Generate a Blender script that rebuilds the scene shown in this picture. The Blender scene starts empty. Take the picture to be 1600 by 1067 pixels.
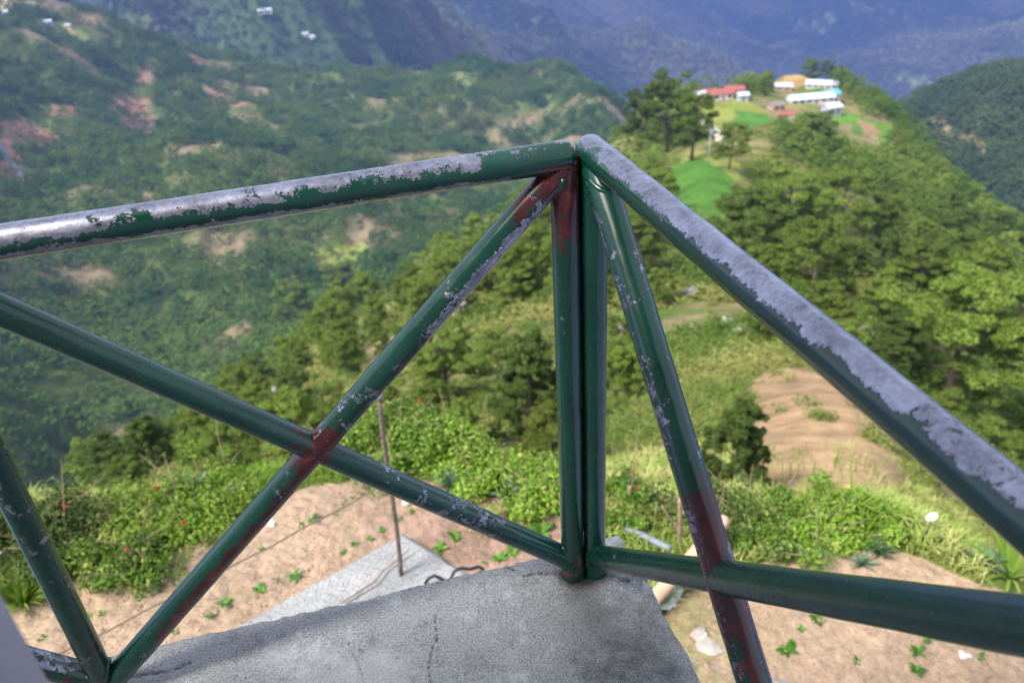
import bpy, math, random, numpy as np
from mathutils import Vector, Matrix
random.seed(7); RNG=np.random.default_rng(11)
sc=bpy.context.scene
COL=sc.collection
PI=math.pi
# ------------------------------------------------------------------ camera
F=1354.14; PITCH=.5769; ROLL=-.0636; CH=1.4122
_c,_s=math.cos(PITCH),math.sin(PITCH); _cr,_sr=math.cos(ROLL),math.sin(ROLL)
FWD=np.array([0,_c,-_s]); _up=np.array([0,_s,_c]); _r=np.array([1.,0,0])
RT=_cr*_r+_sr*_up; UP=-_sr*_r+_cr*_up; CAM=np.array([0,0,CH])
def ray(px,py):
    d=FWD+RT*(px-800)/F-UP*(py-533.5)/F
    return d/np.linalg.norm(d)
def project(P):
    d=np.asarray(P,float)-CAM; z=d@FWD
    return np.stack([800+F*(d@RT)/z,533.5-F*(d@UP)/z,z],-1)
cam=bpy.data.cameras.new('camera'); co=bpy.data.objects.new('camera',cam); COL.objects.link(co)
M=Matrix([[RT[0],UP[0],-FWD[0],0],[RT[1],UP[1],-FWD[1],0],[RT[2],UP[2],-FWD[2],CH],[0,0,0,1]])
co.matrix_world=M; cam.sensor_width=36; cam.lens=36*F/1600; cam.clip_start=.05; cam.clip_end=20000
cam.dof.use_dof=True; cam.dof.focus_distance=1.38; cam.dof.aperture_fstop=5.2
sc.camera=co
# ------------------------------------------------------------------ helpers
def tag(o,label=None,cat=None,group=None,kind=None):
    if label: o['label']=label
    if cat: o['category']=cat
    if group: o['group']=group
    if kind: o['kind']=kind
    return o
def empty(name,loc,label,cat,group=None,rz=0):
    o=bpy.data.objects.new(name,None); COL.objects.link(o); o.location=[float(v) for v in loc]; o.rotation_euler=(0,0,rz)
    o.empty_display_size=.1
    return tag(o,label,cat,group)
def mesh_np(name,V,faces,mat=None,smooth=False,attrs=None,cols=None):
    """faces: list of int arrays (n,k)"""
    me=bpy.data.meshes.new(name); V=np.asarray(V,np.float32)
    me.vertices.add(len(V)); me.vertices.foreach_set('co',V.ravel())
    tot=[np.full(len(f),f.shape[1],np.int32) for f in faces if len(f)]
    idx=np.concatenate([f.astype(np.int32).ravel() for f in faces if len(f)])
    tot=np.concatenate(tot); st=np.concatenate([[0],np.cumsum(tot)[:-1]]).astype(np.int32)
    me.loops.add(len(idx)); me.loops.foreach_set('vertex_index',idx)
    me.polygons.add(len(tot)); me.polygons.foreach_set('loop_start',st)
    me.polygons.foreach_set('use_smooth',np.full(len(tot),bool(smooth)))
    if attrs:
        for k,a in attrs.items():
            at=me.attributes.new(k,'FLOAT','POINT'); at.data.foreach_set('value',np.asarray(a,np.float32))
    if cols:
        for k,a in cols.items():
            at=me.attributes.new(k,'FLOAT_COLOR','POINT')
            a=np.concatenate([a,np.ones((len(a),1))],1).astype(np.float32); at.data.foreach_set('color',a.ravel())
    me.update(calc_edges=True)
    if mat: me.materials.append(mat)
    return me
def obj(name,me,parent=None,**kw):
    o=bpy.data.objects.new(name,me); COL.objects.link(o)
    if parent: o.parent=parent
    return tag(o,**kw) if kw else o
class MB:
    def __init__(s): s.V=[];s.F={};s.n=0
    def add(s,V,faces):
        V=np.asarray(V,float)
        for f in faces:
            f=np.asarray(f)
            if len(f): s.F.setdefault(f.shape[1],[]).append(f+s.n)
        s.V.append(V); s.n+=len(V); return s
    def box(s,c,d,rz=0,taper=1):
        x,y,z=[v/2 for v in d]
        V=np.array([[-x,-y,-z],[x,-y,-z],[x,y,-z],[-x,y,-z],[-x*taper,-y*taper,z],[x*taper,-y*taper,z],[x*taper,y*taper,z],[-x*taper,y*taper,z]])
        R=np.array([[math.cos(rz),-math.sin(rz),0],[math.sin(rz),math.cos(rz),0],[0,0,1]])
        return s.add(V@R.T+np.array(c),[np.array([[0,3,2,1],[4,5,6,7],[0,1,5,4],[1,2,6,5],[2,3,7,6],[3,0,4,7]])])
    def tube(s,pts,rad,n=8,cap=True):
        V,Fq,Fc=tube_np(pts,rad,n); s.add(V,[Fq]); 
        if cap:
            m=len(V)
            base=s.n-m
            a=np.array([[0,i+1,i] for i in range(1,n-1)]); b=np.array([[0,i,i+1] for i in range(1,n-1)])+m-n
            s.F.setdefault(3,[]).append(a+base); s.F[3].append(b+base)
        return s
    def quadfaces(s,V,F): return s.add(V,[F])
    def mesh(s,name,mat,smooth=False,**k): return mesh_np(name,np.concatenate(s.V),[np.concatenate(v) for v in s.F.values()],mat,smooth,**k)
    def build(s,name,mat,parent=None,smooth=False,**kw): return obj(name,s.mesh(name,mat,smooth),parent,**kw)
def tube_np(pts,rad,n=8):
    pts=np.asarray(pts,float); m=len(pts); rad=np.broadcast_to(np.asarray(rad,float),(m,))
    t=np.gradient(pts,axis=0); t/=np.linalg.norm(t,axis=1)[:,None]+1e-12
    ref=np.array([0,0,1.]) if abs(t[0][2])<.9 else np.array([1.,0,0])
    u=np.cross(t,ref); u/=np.linalg.norm(u,axis=1)[:,None]+1e-12; w=np.cross(u,t)
    a=np.arange(n)*2*PI/n
    V=pts[:,None,:]+rad[:,None,None]*(np.cos(a)[None,:,None]*u[:,None,:]+np.sin(a)[None,:,None]*w[:,None,:])
    i=np.arange(m-1)[:,None]*n; j=np.arange(n)[None,:]; k=(j+1)%n
    Fq=np.stack([i+j,i+k,i+n+k,i+n+j],-1).reshape(-1,4)
    return V.reshape(-1,3),Fq,None
# numpy noise
def _h(i,j,s):
    n=(i.astype(np.int64)*374761393+j.astype(np.int64)*668265263+s*974634777)&0xffffffff
    n=((n^(n>>13))*1274126177)&0xffffffff
    return ((n^(n>>16))&0xffff)/65535.
def vn(x,y,s=0):
    xi=np.floor(x);yi=np.floor(y);fx=x-xi;fy=y-yi;fx=fx*fx*(3-2*fx);fy=fy*fy*(3-2*fy);xi=xi.astype(np.int64);yi=yi.astype(np.int64)
    a=_h(xi,yi,s);b=_h(xi+1,yi,s);c=_h(xi,yi+1,s);d=_h(xi+1,yi+1,s)
    return (a*(1-fx)+b*fx)*(1-fy)+(c*(1-fx)+d*fx)*fy*1.
def fbm(x,y,o=4,s=0):
    v=0;a=.5
    for k in range(o):
        v=v+a*(vn(x,y,s+k*17)*2-1);a*=.5;x,y=x*1.9+y*.6+3.1,y*1.9-x*.6+1.7
    return v
def ridged(x,y,o=4,s=0):
    v=0;a=.5
    for k in range(o):
        v=v+a*(1-np.abs(vn(x,y,s+k*17)*2-1)*2);a*=.5;x,y=x*1.9+y*.6+3.1,y*1.9-x*.6+1.7
    return v
def sstep(a,b,x):
    t=np.clip((x-a)/(b-a),0,1);return t*t*(3-2*t)
# ------------------------------------------------------------------ materials
def newmat(name):
    m=bpy.data.materials.new(name); m.use_nodes=True; nt=m.node_tree; b=nt.nodes['Principled BSDF']; return m,nt,b
def nd(nt,t,**k):
    n=nt.nodes.new(t)
    for a,v in k.items():
        if a.startswith('i_'): n.inputs[a[2:].replace('_',' ')].default_value=v
        else: setattr(n,a,v)
    return n
def lk(nt,a,b): nt.links.new(a,b)
def ramp(nt,stops,interp='LINEAR'):
    r=nt.nodes.new('ShaderNodeValToRGB'); r.color_ramp.interpolation=interp
    while len(r.color_ramp.elements)<len(stops): r.color_ramp.elements.new(.5)
    for e,(p,c) in zip(r.color_ramp.elements,stops):
        e.position=p; e.color=(c[0],c[1],c[2],1) if hasattr(c,'__len__') else (c,c,c,1)
    return r
def noise(nt,scale,detail=4,rough=.55,vec=None,coord='Object',dist=0):
    n=nd(nt,'ShaderNodeTexNoise'); n.inputs['Scale'].default_value=scale; n.inputs['Detail'].default_value=detail; n.inputs['Roughness'].default_value=rough; n.inputs['Distortion'].default_value=dist
    if vec is None:
        tc=nd(nt,'ShaderNodeTexCoord'); vec=tc.outputs[coord]
    lk(nt,vec,n.inputs['Vector']); return n
def mix(nt,fac,a,b,mode='MIX'):
    m=nd(nt,'ShaderNodeMix',data_type='RGBA',blend_type=mode)
    for s,v in ((0,fac),(6,a),(7,b)):
        if isinstance(v,(int,float)): m.inputs[s].default_value=v
        elif isinstance(v,tuple): m.inputs[s].default_value=(v[0],v[1],v[2],1)
        else: lk(nt,v,m.inputs[s])
    return m.outputs[2]
def math_(nt,op,a,b=0,c=None,clamp=False):
    m=nd(nt,'ShaderNodeMath',operation=op,use_clamp=clamp)
    for s,v in enumerate((a,b)+((c,) if c is not None else ())):
        if isinstance(v,(int,float)): m.inputs[s].default_value=v
        else: lk(nt,v,m.inputs[s])
    return m.outputs[0]
def mapr(nt,v,a,b,c=0,d=1):
    m=nd(nt,'ShaderNodeMapRange'); lk(nt,v,m.inputs[0])
    for i,x in enumerate((a,b,c,d)): m.inputs[i+1].default_value=x
    return m.outputs[0]
def attr(nt,name): return nd(nt,'ShaderNodeAttribute',attribute_name=name)
def bump(nt,b,h,strength=.3,dist=.01,prev=None):
    n=nd(nt,'ShaderNodeBump'); n.inputs['Strength'].default_value=strength; n.inputs['Distance'].default_value=dist; lk(nt,h,n.inputs['Height'])
    if prev is not None: lk(nt,prev,n.inputs['Normal'])
    lk(nt,n.outputs[0],b.inputs['Normal']); return n.outputs[0]
def simple(name,c,rough=.7,var=.25,scale=8,bs=.2,metal=0,coord='Object'):
    m,nt,b=newmat(name); n=noise(nt,scale,5,coord=coord)
    r=mapr(nt,n.outputs[0],.3,.7,1-var,1+var)
    v=nd(nt,'ShaderNodeVectorMath',operation='SCALE'); v.inputs[0].default_value=c; lk(nt,r,v.inputs['Scale'])
    lk(nt,v.outputs[0],b.inputs['Base Color']); b.inputs['Roughness'].default_value=rough; b.inputs['Metallic'].default_value=metal
    if bs: bump(nt,b,n.outputs[0],bs,.02)
    return m
def leafmat(name,c1,c2,c3=None,rough=.6,trans=.25,obvar=.25):
    """random colour per leaf island and per object"""
    m,nt,b=newmat(name); g=nd(nt,'ShaderNodeNewGeometry'); oi=nd(nt,'ShaderNodeObjectInfo')
    st=[(0,c1),(1,c2)] if c3 is None else [(0,c1),(.7,c2),(1,c3)]
    r=ramp(nt,st); lk(nt,g.outputs['Random Per Island'],r.inputs[0])
    s=mapr(nt,oi.outputs['Random'],0,1,1-obvar,1+obvar)
    n=noise(nt,.6,2,coord='Object'); s2=mapr(nt,n.outputs[0],.3,.7,.75,1.25); s=math_(nt,'MULTIPLY',s,s2)
    v=nd(nt,'ShaderNodeVectorMath',operation='SCALE'); lk(nt,r.outputs[0],v.inputs[0]); lk(nt,s,v.inputs['Scale'])
    lk(nt,v.outputs[0],b.inputs['Base Color']); b.inputs['Roughness'].default_value=rough; b.inputs['Specular IOR Level'].default_value=.25
    t=nd(nt,'ShaderNodeBsdfTranslucent'); lk(nt,v.outputs[0],t.inputs[0]); ms=nd(nt,'ShaderNodeMixShader'); ms.inputs[0].default_value=trans
    lk(nt,b.outputs[0],ms.inputs[1]); lk(nt,t.outputs[0],ms.inputs[2]); lk(nt,ms.outputs[0],nt.nodes['Material Output'].inputs[0])
    return m
def treemat(name,c1,c2):
    """merged forest: colour from vertex attribute 'tint' """
    m,nt,b=newmat(name); a=attr(nt,'tint'); g=nd(nt,'ShaderNodeNewGeometry')
    r=ramp(nt,[(0,c1),(1,c2)]); lk(nt,a.outputs['Fac'],r.inputs[0])
    s=mapr(nt,g.outputs['Random Per Island'],0,1,.85,1.15)
    v=nd(nt,'ShaderNodeVectorMath',operation='SCALE'); lk(nt,r.outputs[0],v.inputs[0]); lk(nt,s,v.inputs['Scale'])
    lk(nt,v.outputs[0],b.inputs['Base Color']); b.inputs['Roughness'].default_value=.75; b.inputs['Specular IOR Level'].default_value=.2
    return m
# rail paint
def railmat():
    m,nt,b=newmat('chipped_green_paint'); tc=nd(nt,'ShaderNodeTexCoord'); O=tc.outputs['Object']
    wear=attr(nt,'wear').outputs['Fac']; red=attr(nt,'redness').outputs['Fac']
    n1=noise(nt,22,6,.62,O,dist=.6).outputs[0]; n2=noise(nt,90,5,.7,O,dist=.4).outputs[0]; n3=noise(nt,9,3,.5,O).outputs[0]
    n4=noise(nt,240,4,.7,O).outputs[0]; nn=math_(nt,'ADD',math_(nt,'ADD',math_(nt,'MULTIPLY',n1,.50),math_(nt,'MULTIPLY',n2,.34)),math_(nt,'MULTIPLY',n4,.18)); nn=math_(nt,'SUBTRACT',nn,.01)
    chip=mapr(nt,math_(nt,'ADD',nn,wear),.695,.712)
    vr=noise(nt,34,6,.65,O,dist=.9).outputs[0]
    redm=mapr(nt,math_(nt,'ADD',math_(nt,'ADD',math_(nt,'MULTIPLY',vr,.6),math_(nt,'MULTIPLY',n2,.4)),red),.69,.725)
    # colours
    gv=mapr(nt,n3,.3,.7,0,1)
    green=mix(nt,gv,(.0010,.038,.022),(.0025,.062,.038))
    met=ramp(nt,[(.32,(.12,.12,.15)),(.46,(.30,.30,.37)),(.62,(.50,.50,.60))]); lk(nt,math_(nt,'ADD',math_(nt,'MULTIPLY',noise(nt,24,6,.7,O).outputs[0],.6),math_(nt,'MULTIPLY',noise(nt,170,4,.7,O).outputs[0],.4)),met.inputs[0])
    rd=ramp(nt,[(.3,(.035,.006,.008)),(.55,(.085,.012,.012)),(.75,(.26,.04,.022))]); lk(nt,noise(nt,26,5,.6,O).outputs[0],rd.inputs[0])
    c=mix(nt,redm,green,rd.outputs[0]); c=mix(nt,chip,c,met.outputs[0])
    # dark outline of chips (rusty rim)
    edge=math_(nt,'SUBTRACT',mapr(nt,math_(nt,'ADD',nn,wear),.682,.695),chip,clamp=True)
    c=mix(nt,math_(nt,'MULTIPLY',edge,.5),c,(.02,.012,.012))
    sp=mapr(nt,noise(nt,260,3,.6,O).outputs[0],.68,.72)
    c=mix(nt,math_(nt,'MULTIPLY',sp,.55),c,(.25,.26,.3))
    dirt=mapr(nt,noise(nt,14,6,.7,O).outputs[0],.42,.7,0,.3); c=mix(nt,dirt,c,(.025,.03,.03))
    lk(nt,c,b.inputs['Base Color'])
    rough=math_(nt,'ADD',mapr(nt,n1,.3,.7,.20,.34),math_(nt,'MULTIPLY',chip,.09)); lk(nt,rough,b.inputs['Roughness'])
    lk(nt,math_(nt,'MULTIPLY',chip,.9),b.inputs['Metallic'])
    b.inputs['Specular IOR Level'].default_value=.55; b.inputs['Coat Weight'].default_value=.35; b.inputs['Coat Roughness'].default_value=.2
    h=math_(nt,'SUBTRACT',1,chip); p=bump(nt,b,h,.8,.0009)
    bump(nt,b,math_(nt,'ADD',n2,math_(nt,'MULTIPLY',n3,2)),.12,.0008,p)
    return m
M_RAIL=railmat()
def concmat(name,base=(.35,.347,.338),lite=(.53,.52,.50),dark=(.185,.184,.183),sc_=1.):
    m,nt,b=newmat(name); tc=nd(nt,'ShaderNodeTexCoord'); O=tc.outputs['Object']
    big=noise(nt,5*sc_,6,.62,O,dist=.4).outputs[0]; mid=noise(nt,22*sc_,6,.7,O).outputs[0]; fine=noise(nt,230*sc_,5,.8,O).outputs[0]; grit=noise(nt,330*sc_,2,.6,O).outputs[0]
    r=ramp(nt,[(.36,dark),(.46,base),(.53,base),(.62,lite)]); lk(nt,math_(nt,'ADD',math_(nt,'MULTIPLY',big,.62),math_(nt,'MULTIPLY',mid,.38)),r.inputs[0])
    c=mix(nt,.8,r.outputs[0],mapr(nt,fine,.38,.62,.45,1.55),'MULTIPLY')
    g=mapr(nt,grit,.60,.66); c=mix(nt,math_(nt,'MULTIPLY',g,.6),c,(.55,.55,.54))
    g2=mapr(nt,noise(nt,260*sc_,3,.6,O).outputs[0],.39,.34); c=mix(nt,math_(nt,'MULTIPLY',g2,.7),c,(.03,.03,.033))
    st=attr(nt,'darken').outputs['Fac']; c=mix(nt,st,c,(.035,.033,.032))
    pl=attr(nt,'pale').outputs['Fac']; pm=mapr(nt,math_(nt,'ADD',math_(nt,'MULTIPLY',mid,.7),pl),.75,.95); c=mix(nt,math_(nt,'MULTIPLY',pm,.5),c,mix(nt,mapr(nt,fine,.3,.7),(.42,.415,.40),(.66,.65,.63)))
    lk(nt,c,b.inputs['Base Color']); b.inputs['Roughness'].default_value=.92; b.inputs['Specular IOR Level'].default_value=.2
    p=bump(nt,b,fine,.7,.0012/sc_); bump(nt,b,mid,.4,.006,p)
    return m
M_CONC=concmat('weathered_concrete')
def terrmat():
    m,nt,b=newmat('mountain_ground'); col=nd(nt,'ShaderNodeAttribute',attribute_name='gcol'); tc=nd(nt,'ShaderNodeTexCoord'); O=tc.outputs['Object']
    a=noise(nt,.09,8,.7,O).outputs[0]; bb=noise(nt,.9,6,.7,O).outputs[0]
    s=math_(nt,'MULTIPLY',mapr(nt,a,.3,.7,.7,1.3),mapr(nt,bb,.3,.7,.65,1.35))
    v=nd(nt,'ShaderNodeVectorMath',operation='SCALE'); lk(nt,col.outputs['Color'],v.inputs[0]); lk(nt,s,v.inputs['Scale'])
    lk(nt,v.outputs[0],b.inputs['Base Color']); b.inputs['Roughness'].default_value=.95; b.inputs['Specular IOR Level'].default_value=.1
    bump(nt,b,bb,.6,.5); return m
def soilmat():
    m,nt,b=newmat('garden_ground'); col=nd(nt,'ShaderNodeAttribute',attribute_name='gcol'); tc=nd(nt,'ShaderNodeTexCoord'); O=tc.outputs['Object']
    a=noise(nt,2.2,6,.65,O).outputs[0]; bb=noise(nt,14,7,.72,O).outputs[0]; fi=noise(nt,55,4,.7,O).outputs[0]
    s=math_(nt,'MULTIPLY',mapr(nt,a,.3,.7,.78,1.22),mapr(nt,bb,.3,.7,.72,1.28)); s=math_(nt,'MULTIPLY',s,mapr(nt,fi,.3,.7,.8,1.2))
    v=nd(nt,'ShaderNodeVectorMath',operation='SCALE'); lk(nt,col.outputs['Color'],v.inputs[0]); lk(nt,s,v.inputs['Scale'])
    lk(nt,v.outputs[0],b.inputs['Base Color']); b.inputs['Roughness'].default_value=.95; b.inputs['Specular IOR Level'].default_value=.1
    p=bump(nt,b,bb,.6,.05); bump(nt,b,fi,.5,.012,p); return m
# ------------------------------------------------------------------ terrain
def pol(px,py,r):
    d=ray(px,py); th=math.atan2(d[0],d[1]); t=d[2]/math.hypot(d[0],d[1]); return (th,math.log(r),t)
class TPS:
    def __init__(s,pts,sm=1e-3,sx=1.0):
        P=np.array(pts); s.sx=sx; s.X=np.stack([P[:,0]*3*sx,P[:,1]],1); y=P[:,2]; n=len(P)
        K=s.k(s.X,s.X)+sm*np.eye(n); A=np.zeros((n+3,n+3)); A[:n,:n]=K; A[:n,n]=1; A[:n,n+1:]=s.X; A[n,:n]=1; A[n+1:,:n]=s.X.T
        w=np.linalg.solve(A,np.concatenate([y,np.zeros(3)])); s.w=w[:n]; s.c=w[n:]
    def k(s,a,b):
        d2=((a[:,None,:]-b[None,:,:])**2).sum(-1); return .5*d2*np.log(d2+1e-12)
    def __call__(s,th,lr):
        sh=th.shape; X=np.stack([th.ravel()*3*s.sx,lr.ravel()],1); out=np.empty(len(X))
        for i in range(0,len(X),40000): 
            x=X[i:i+40000]; out[i:i+40000]=s.k(x,s.X)@s.w+s.c[0]+x@s.c[1:]
        return out.reshape(sh)
def fall(pts,f=(1.35,2.2),sl=(.75,.85)):
    o=[]
    for (px,py,r) in pts:
        th,lr,t=pol(px,py,r)
        for k,s in zip(f,sl): o.append((th,math.log(r*k),(t*r-s*r*(k-1))/(r*k)))
    return o
# sheet B : the spur with pines, and the village hill
B_in=[(1200,600,26),(1400,700,17.5),(1300,790,11.5),(1180,760,13),(1080,740,14),(1250,560,32),(1160,510,46),(1080,440,66),(1090,385,90),(1095,330,118),(1090,262,155),
 (1110,205,215),(1160,185,250),(1130,156,330),(1250,150,350),(1290,176,320),(1345,200,300),(1270,128,395),(1220,120,410),
 (1300,300,170),(1200,300,160),(1450,300,215),(1300,420,100),(1200,400,100),(1450,450,100),(1560,420,160),(1500,640,46),(1600,560,66),(1550,760,28),(1640,860,18),(1470,790,17),
 (1000,520,50),(950,640,30),(900,720,19),(800,680,27),(750,580,45),(850,500,60),(700,520,70),(900,400,90),(800,440,100),(1000,320,150),(960,280,200),(1010,220,270),
 (600,600,56),(500,640,58),(420,690,48),(600,680,30),(450,730,24),(300,780,22),(250,740,50),(150,790,50),(50,830,45)]
B_sil=[(60,830,75),(200,775,85),(300,715,98),(360,655,112),(450,585,125),(540,515,140),(640,462,152),(720,415,165),(800,360,190),(880,300,225),(940,240,270),(1000,185,325),(1060,165,360),(1110,152,375),
 (1180,150,400),(1250,125,420),(1330,140,400),(1400,190,370),(1480,290,335),(1560,375,300),(1640,450,265),(1750,560,220)]
B=TPS([pol(*p) for p in B_in+B_sil]+fall(B_sil)+[(-.75,math.log(40),-1.1),(-.75,math.log(120),-1.1),(.85,math.log(60),-1.),(.85,math.log(200),-1.0)],2e-3)
C_in=[(-100,760,330),(0,750,330),(150,690,350),(0,600,420),(200,560,440),(350,500,450),(0,450,560),(200,420,590),(400,400,570),(550,405,590),(0,300,770),(200,270,820),(400,250,820),(600,300,740),
 (750,280,800),(850,230,930),(0,150,1060),(200,150,1120),(400,150,1180),(600,190,1020),(500,480,460),(650,420,520),(900,250,820),(-200,500,480),(-200,100,1000),(300,720,300)]
C_sil=[(-250,-60,1400),(-100,-30,1400),(0,0,1400),(100,15,1420),(236,62,1400),(371,95,1340),(540,126,1260),(650,124,1200),(735,112,1200),(800,124,1180),(880,122,1150),(965,172,1050),(1010,225,980),(1100,300,900)]
C=TPS([pol(*p) for p in C_in+C_sil]+fall(C_sil,(1.25,1.9),(.6,.6))+[(.5,math.log(500),-.75),(.5,math.log(900),-.65),(.85,math.log(900),-.75),(0.,math.log(150),-.95),(-.5,math.log(150),-1.2)],2e-3)
D_in=[(1480,260,700),(1600,330,620),(1600,200,740),(1540,200,720),(1700,400,560),(1700,200,740)]
D_sil=[(1330,230,900),(1420,172,880),(1470,150,860),(1520,128,850),(1600,112,820),(1750,60,800),(1900,30,780)]
D=TPS([pol(*p) for p in D_in+D_sil]+fall(D_sil,(1.3,1.9),(.6,.6))+[(.0,math.log(900),-.75),(.0,math.log(600),-.85),(-.5,math.log(800),-.9),(.3,math.log(300),-1.),(.6,math.log(250),-1.05)],2e-3)
E_in=[(200,40,1800),(300,50,1750),(450,90,1650),(560,100,1650),(700,90,1900),(850,100,2100),(1000,120,2200),(1200,120,2350),(1380,130,2400),(1450,145,2250),(1600,90,2400),
 (150,0,2300),(350,20,2200),(600,40,2500),(800,30,2900),(1000,40,3000),(1200,30,3200),(1400,40,3100),(1600,20,3100),(560,-15,2900),(-200,-100,2600),(1900,60,2400)]
E_sil=[(-300,-190,3600),(0,-90,3400),(150,-40,3200),(300,-12,3000),(380,2,2900),(450,9,2900),(520,4,3000),(570,-30,3400),(650,-110,4000),(800,-160,4300),(1000,-180,4400),(1200,-190,4500),(1400,-190,4400),(1600,-190,4300),(1900,-230,4200)]
E_in=[(a,b,c*(1.08 if a<760 and c<2000 else 1.55)) for a,b,c in E_in]; E_sil=[(a,b,c*1.55) for a,b,c in E_sil]
Es=TPS([pol(*p) for p in E_in+E_sil]+fall(E_sil,(1.25,),(.5,))+[(-.5,math.log(1350),-.78),(0,math.log(1500),-.75),(.5,math.log(1800),-.75)],2e-3)
G_in=[(a,b,c*1.5) for a,b,c in [(350,-4,5600),(450,-6,5600),(550,-8,5600),(-200,0,5400),(1500,-60,5600),(450,30,5000)]]
G_sil=[(a,b,c*1.5) for a,b,c in [(-300,-150,6600),(200,-70,6600),(450,-60,6600),(700,-120,6600),(1200,-150,6600),(1900,-150,6600)]]
Gs=TPS([pol(*p) for p in G_in+G_sil]+fall(G_sil,(1.2,),(.5,)),2e-3)
ZG=-2.6-CH   # garden level relative to the camera
_ed=[(-60,800),(0,800),(250,785),(400,752),(600,722),(750,735),(900,762),(1050,800),(1200,805),(1350,800),(1450,850),(1600,930),(1800,1050)]
_th=[];_re=[]
for px,py in _ed:
    d=ray(px,py); _th.append(math.atan2(d[0],d[1])); _re.append(ZG/d[2]*math.hypot(d[0],d[1]))
_th=np.array(_th);_re=np.array(_re)
def A_z(th,r,x,y):
    re=np.interp(th,_th,_re); e=r-re
    z=ZG-.6*np.maximum(e,0)-.85*np.maximum(e-.25,0)
    return z+.05*fbm(x*.8,y*.8,3,5)*sstep(1,3,r)
def terrain(x,y,which=False):
    """height relative to world z"""
    r=np.hypot(x,y)+1e-6; th=np.arctan2(x,y); lr=np.log(r)
    zs=[A_z(th,r,x,y)]
    g=lambda S: np.clip(S(th,lr),-1.6,.5)*r
    far=sstep(30,90,r)
    b=g(B)+far*(3.2*ridged(x/42,y/42,4,3)-1.0)+(1-far)*.35*fbm(x/5,y/5,4,9)*sstep(8,20,r)
    cc=g(C)+36*ridged(x/190+3,y/190,5,21)-9+5*fbm(x/40,y/40,3,29)
    dd=g(D)+16*ridged(x/170,y/170,4,41)-6
    ee=g(Es)+330*ridged((x+.45*y)/1150+1.3,(y-.3*x)/3600,2,61)+170*ridged((x+.4*y)/420,y/1000,5,63)-140
    gg=g(Gs)+100*ridged(x/900,y/900,5,71)-30
    far9=r<7
    b=np.where(far9,-99,b); lim=lambda z,a: np.where(r<a,-9999,z)
    zs+= [b,lim(cc,120),lim(dd,250),lim(ee,1450),lim(gg,6600)]
    Z=np.stack(zs,0); k=Z.argmax(0); z=Z.max(0)+CH
    return (z,k) if which else z
def hit(px,py,rmin=2.2,rmax=11000,dz=0):
    """first point of the ground seen through a pixel"""
    d=ray(px,py); h=math.hypot(d[0],d[1]); ux,uy=d[0]/h,d[1]/h; t=d[2]/h
    lr=np.linspace(math.log(rmin),math.log(rmax),1600); r=np.exp(lr)
    z=terrain(r*ux,r*uy); zr=CH+t*r
    k=np.argmax(z+dz>=zr)
    if not (z+dz>=zr).any(): k=len(r)-1
    return np.array([r[k]*ux,r[k]*uy,float(terrain(np.array([r[k]*ux]),np.array([r[k]*uy]))[0])])
def inpoly(px,py,poly):
    poly=np.array(poly,float); c=np.zeros(px.shape,bool); j=len(poly)-1
    for i in range(len(poly)):
        xi,yi=poly[i];xj,yj=poly[j]
        if yi!=yj: c^=((yi>py)!=(yj>py))&(px<(xj-xi)*(py-yi)/(yj-yi)+xi)
        j=i
    return c
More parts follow.
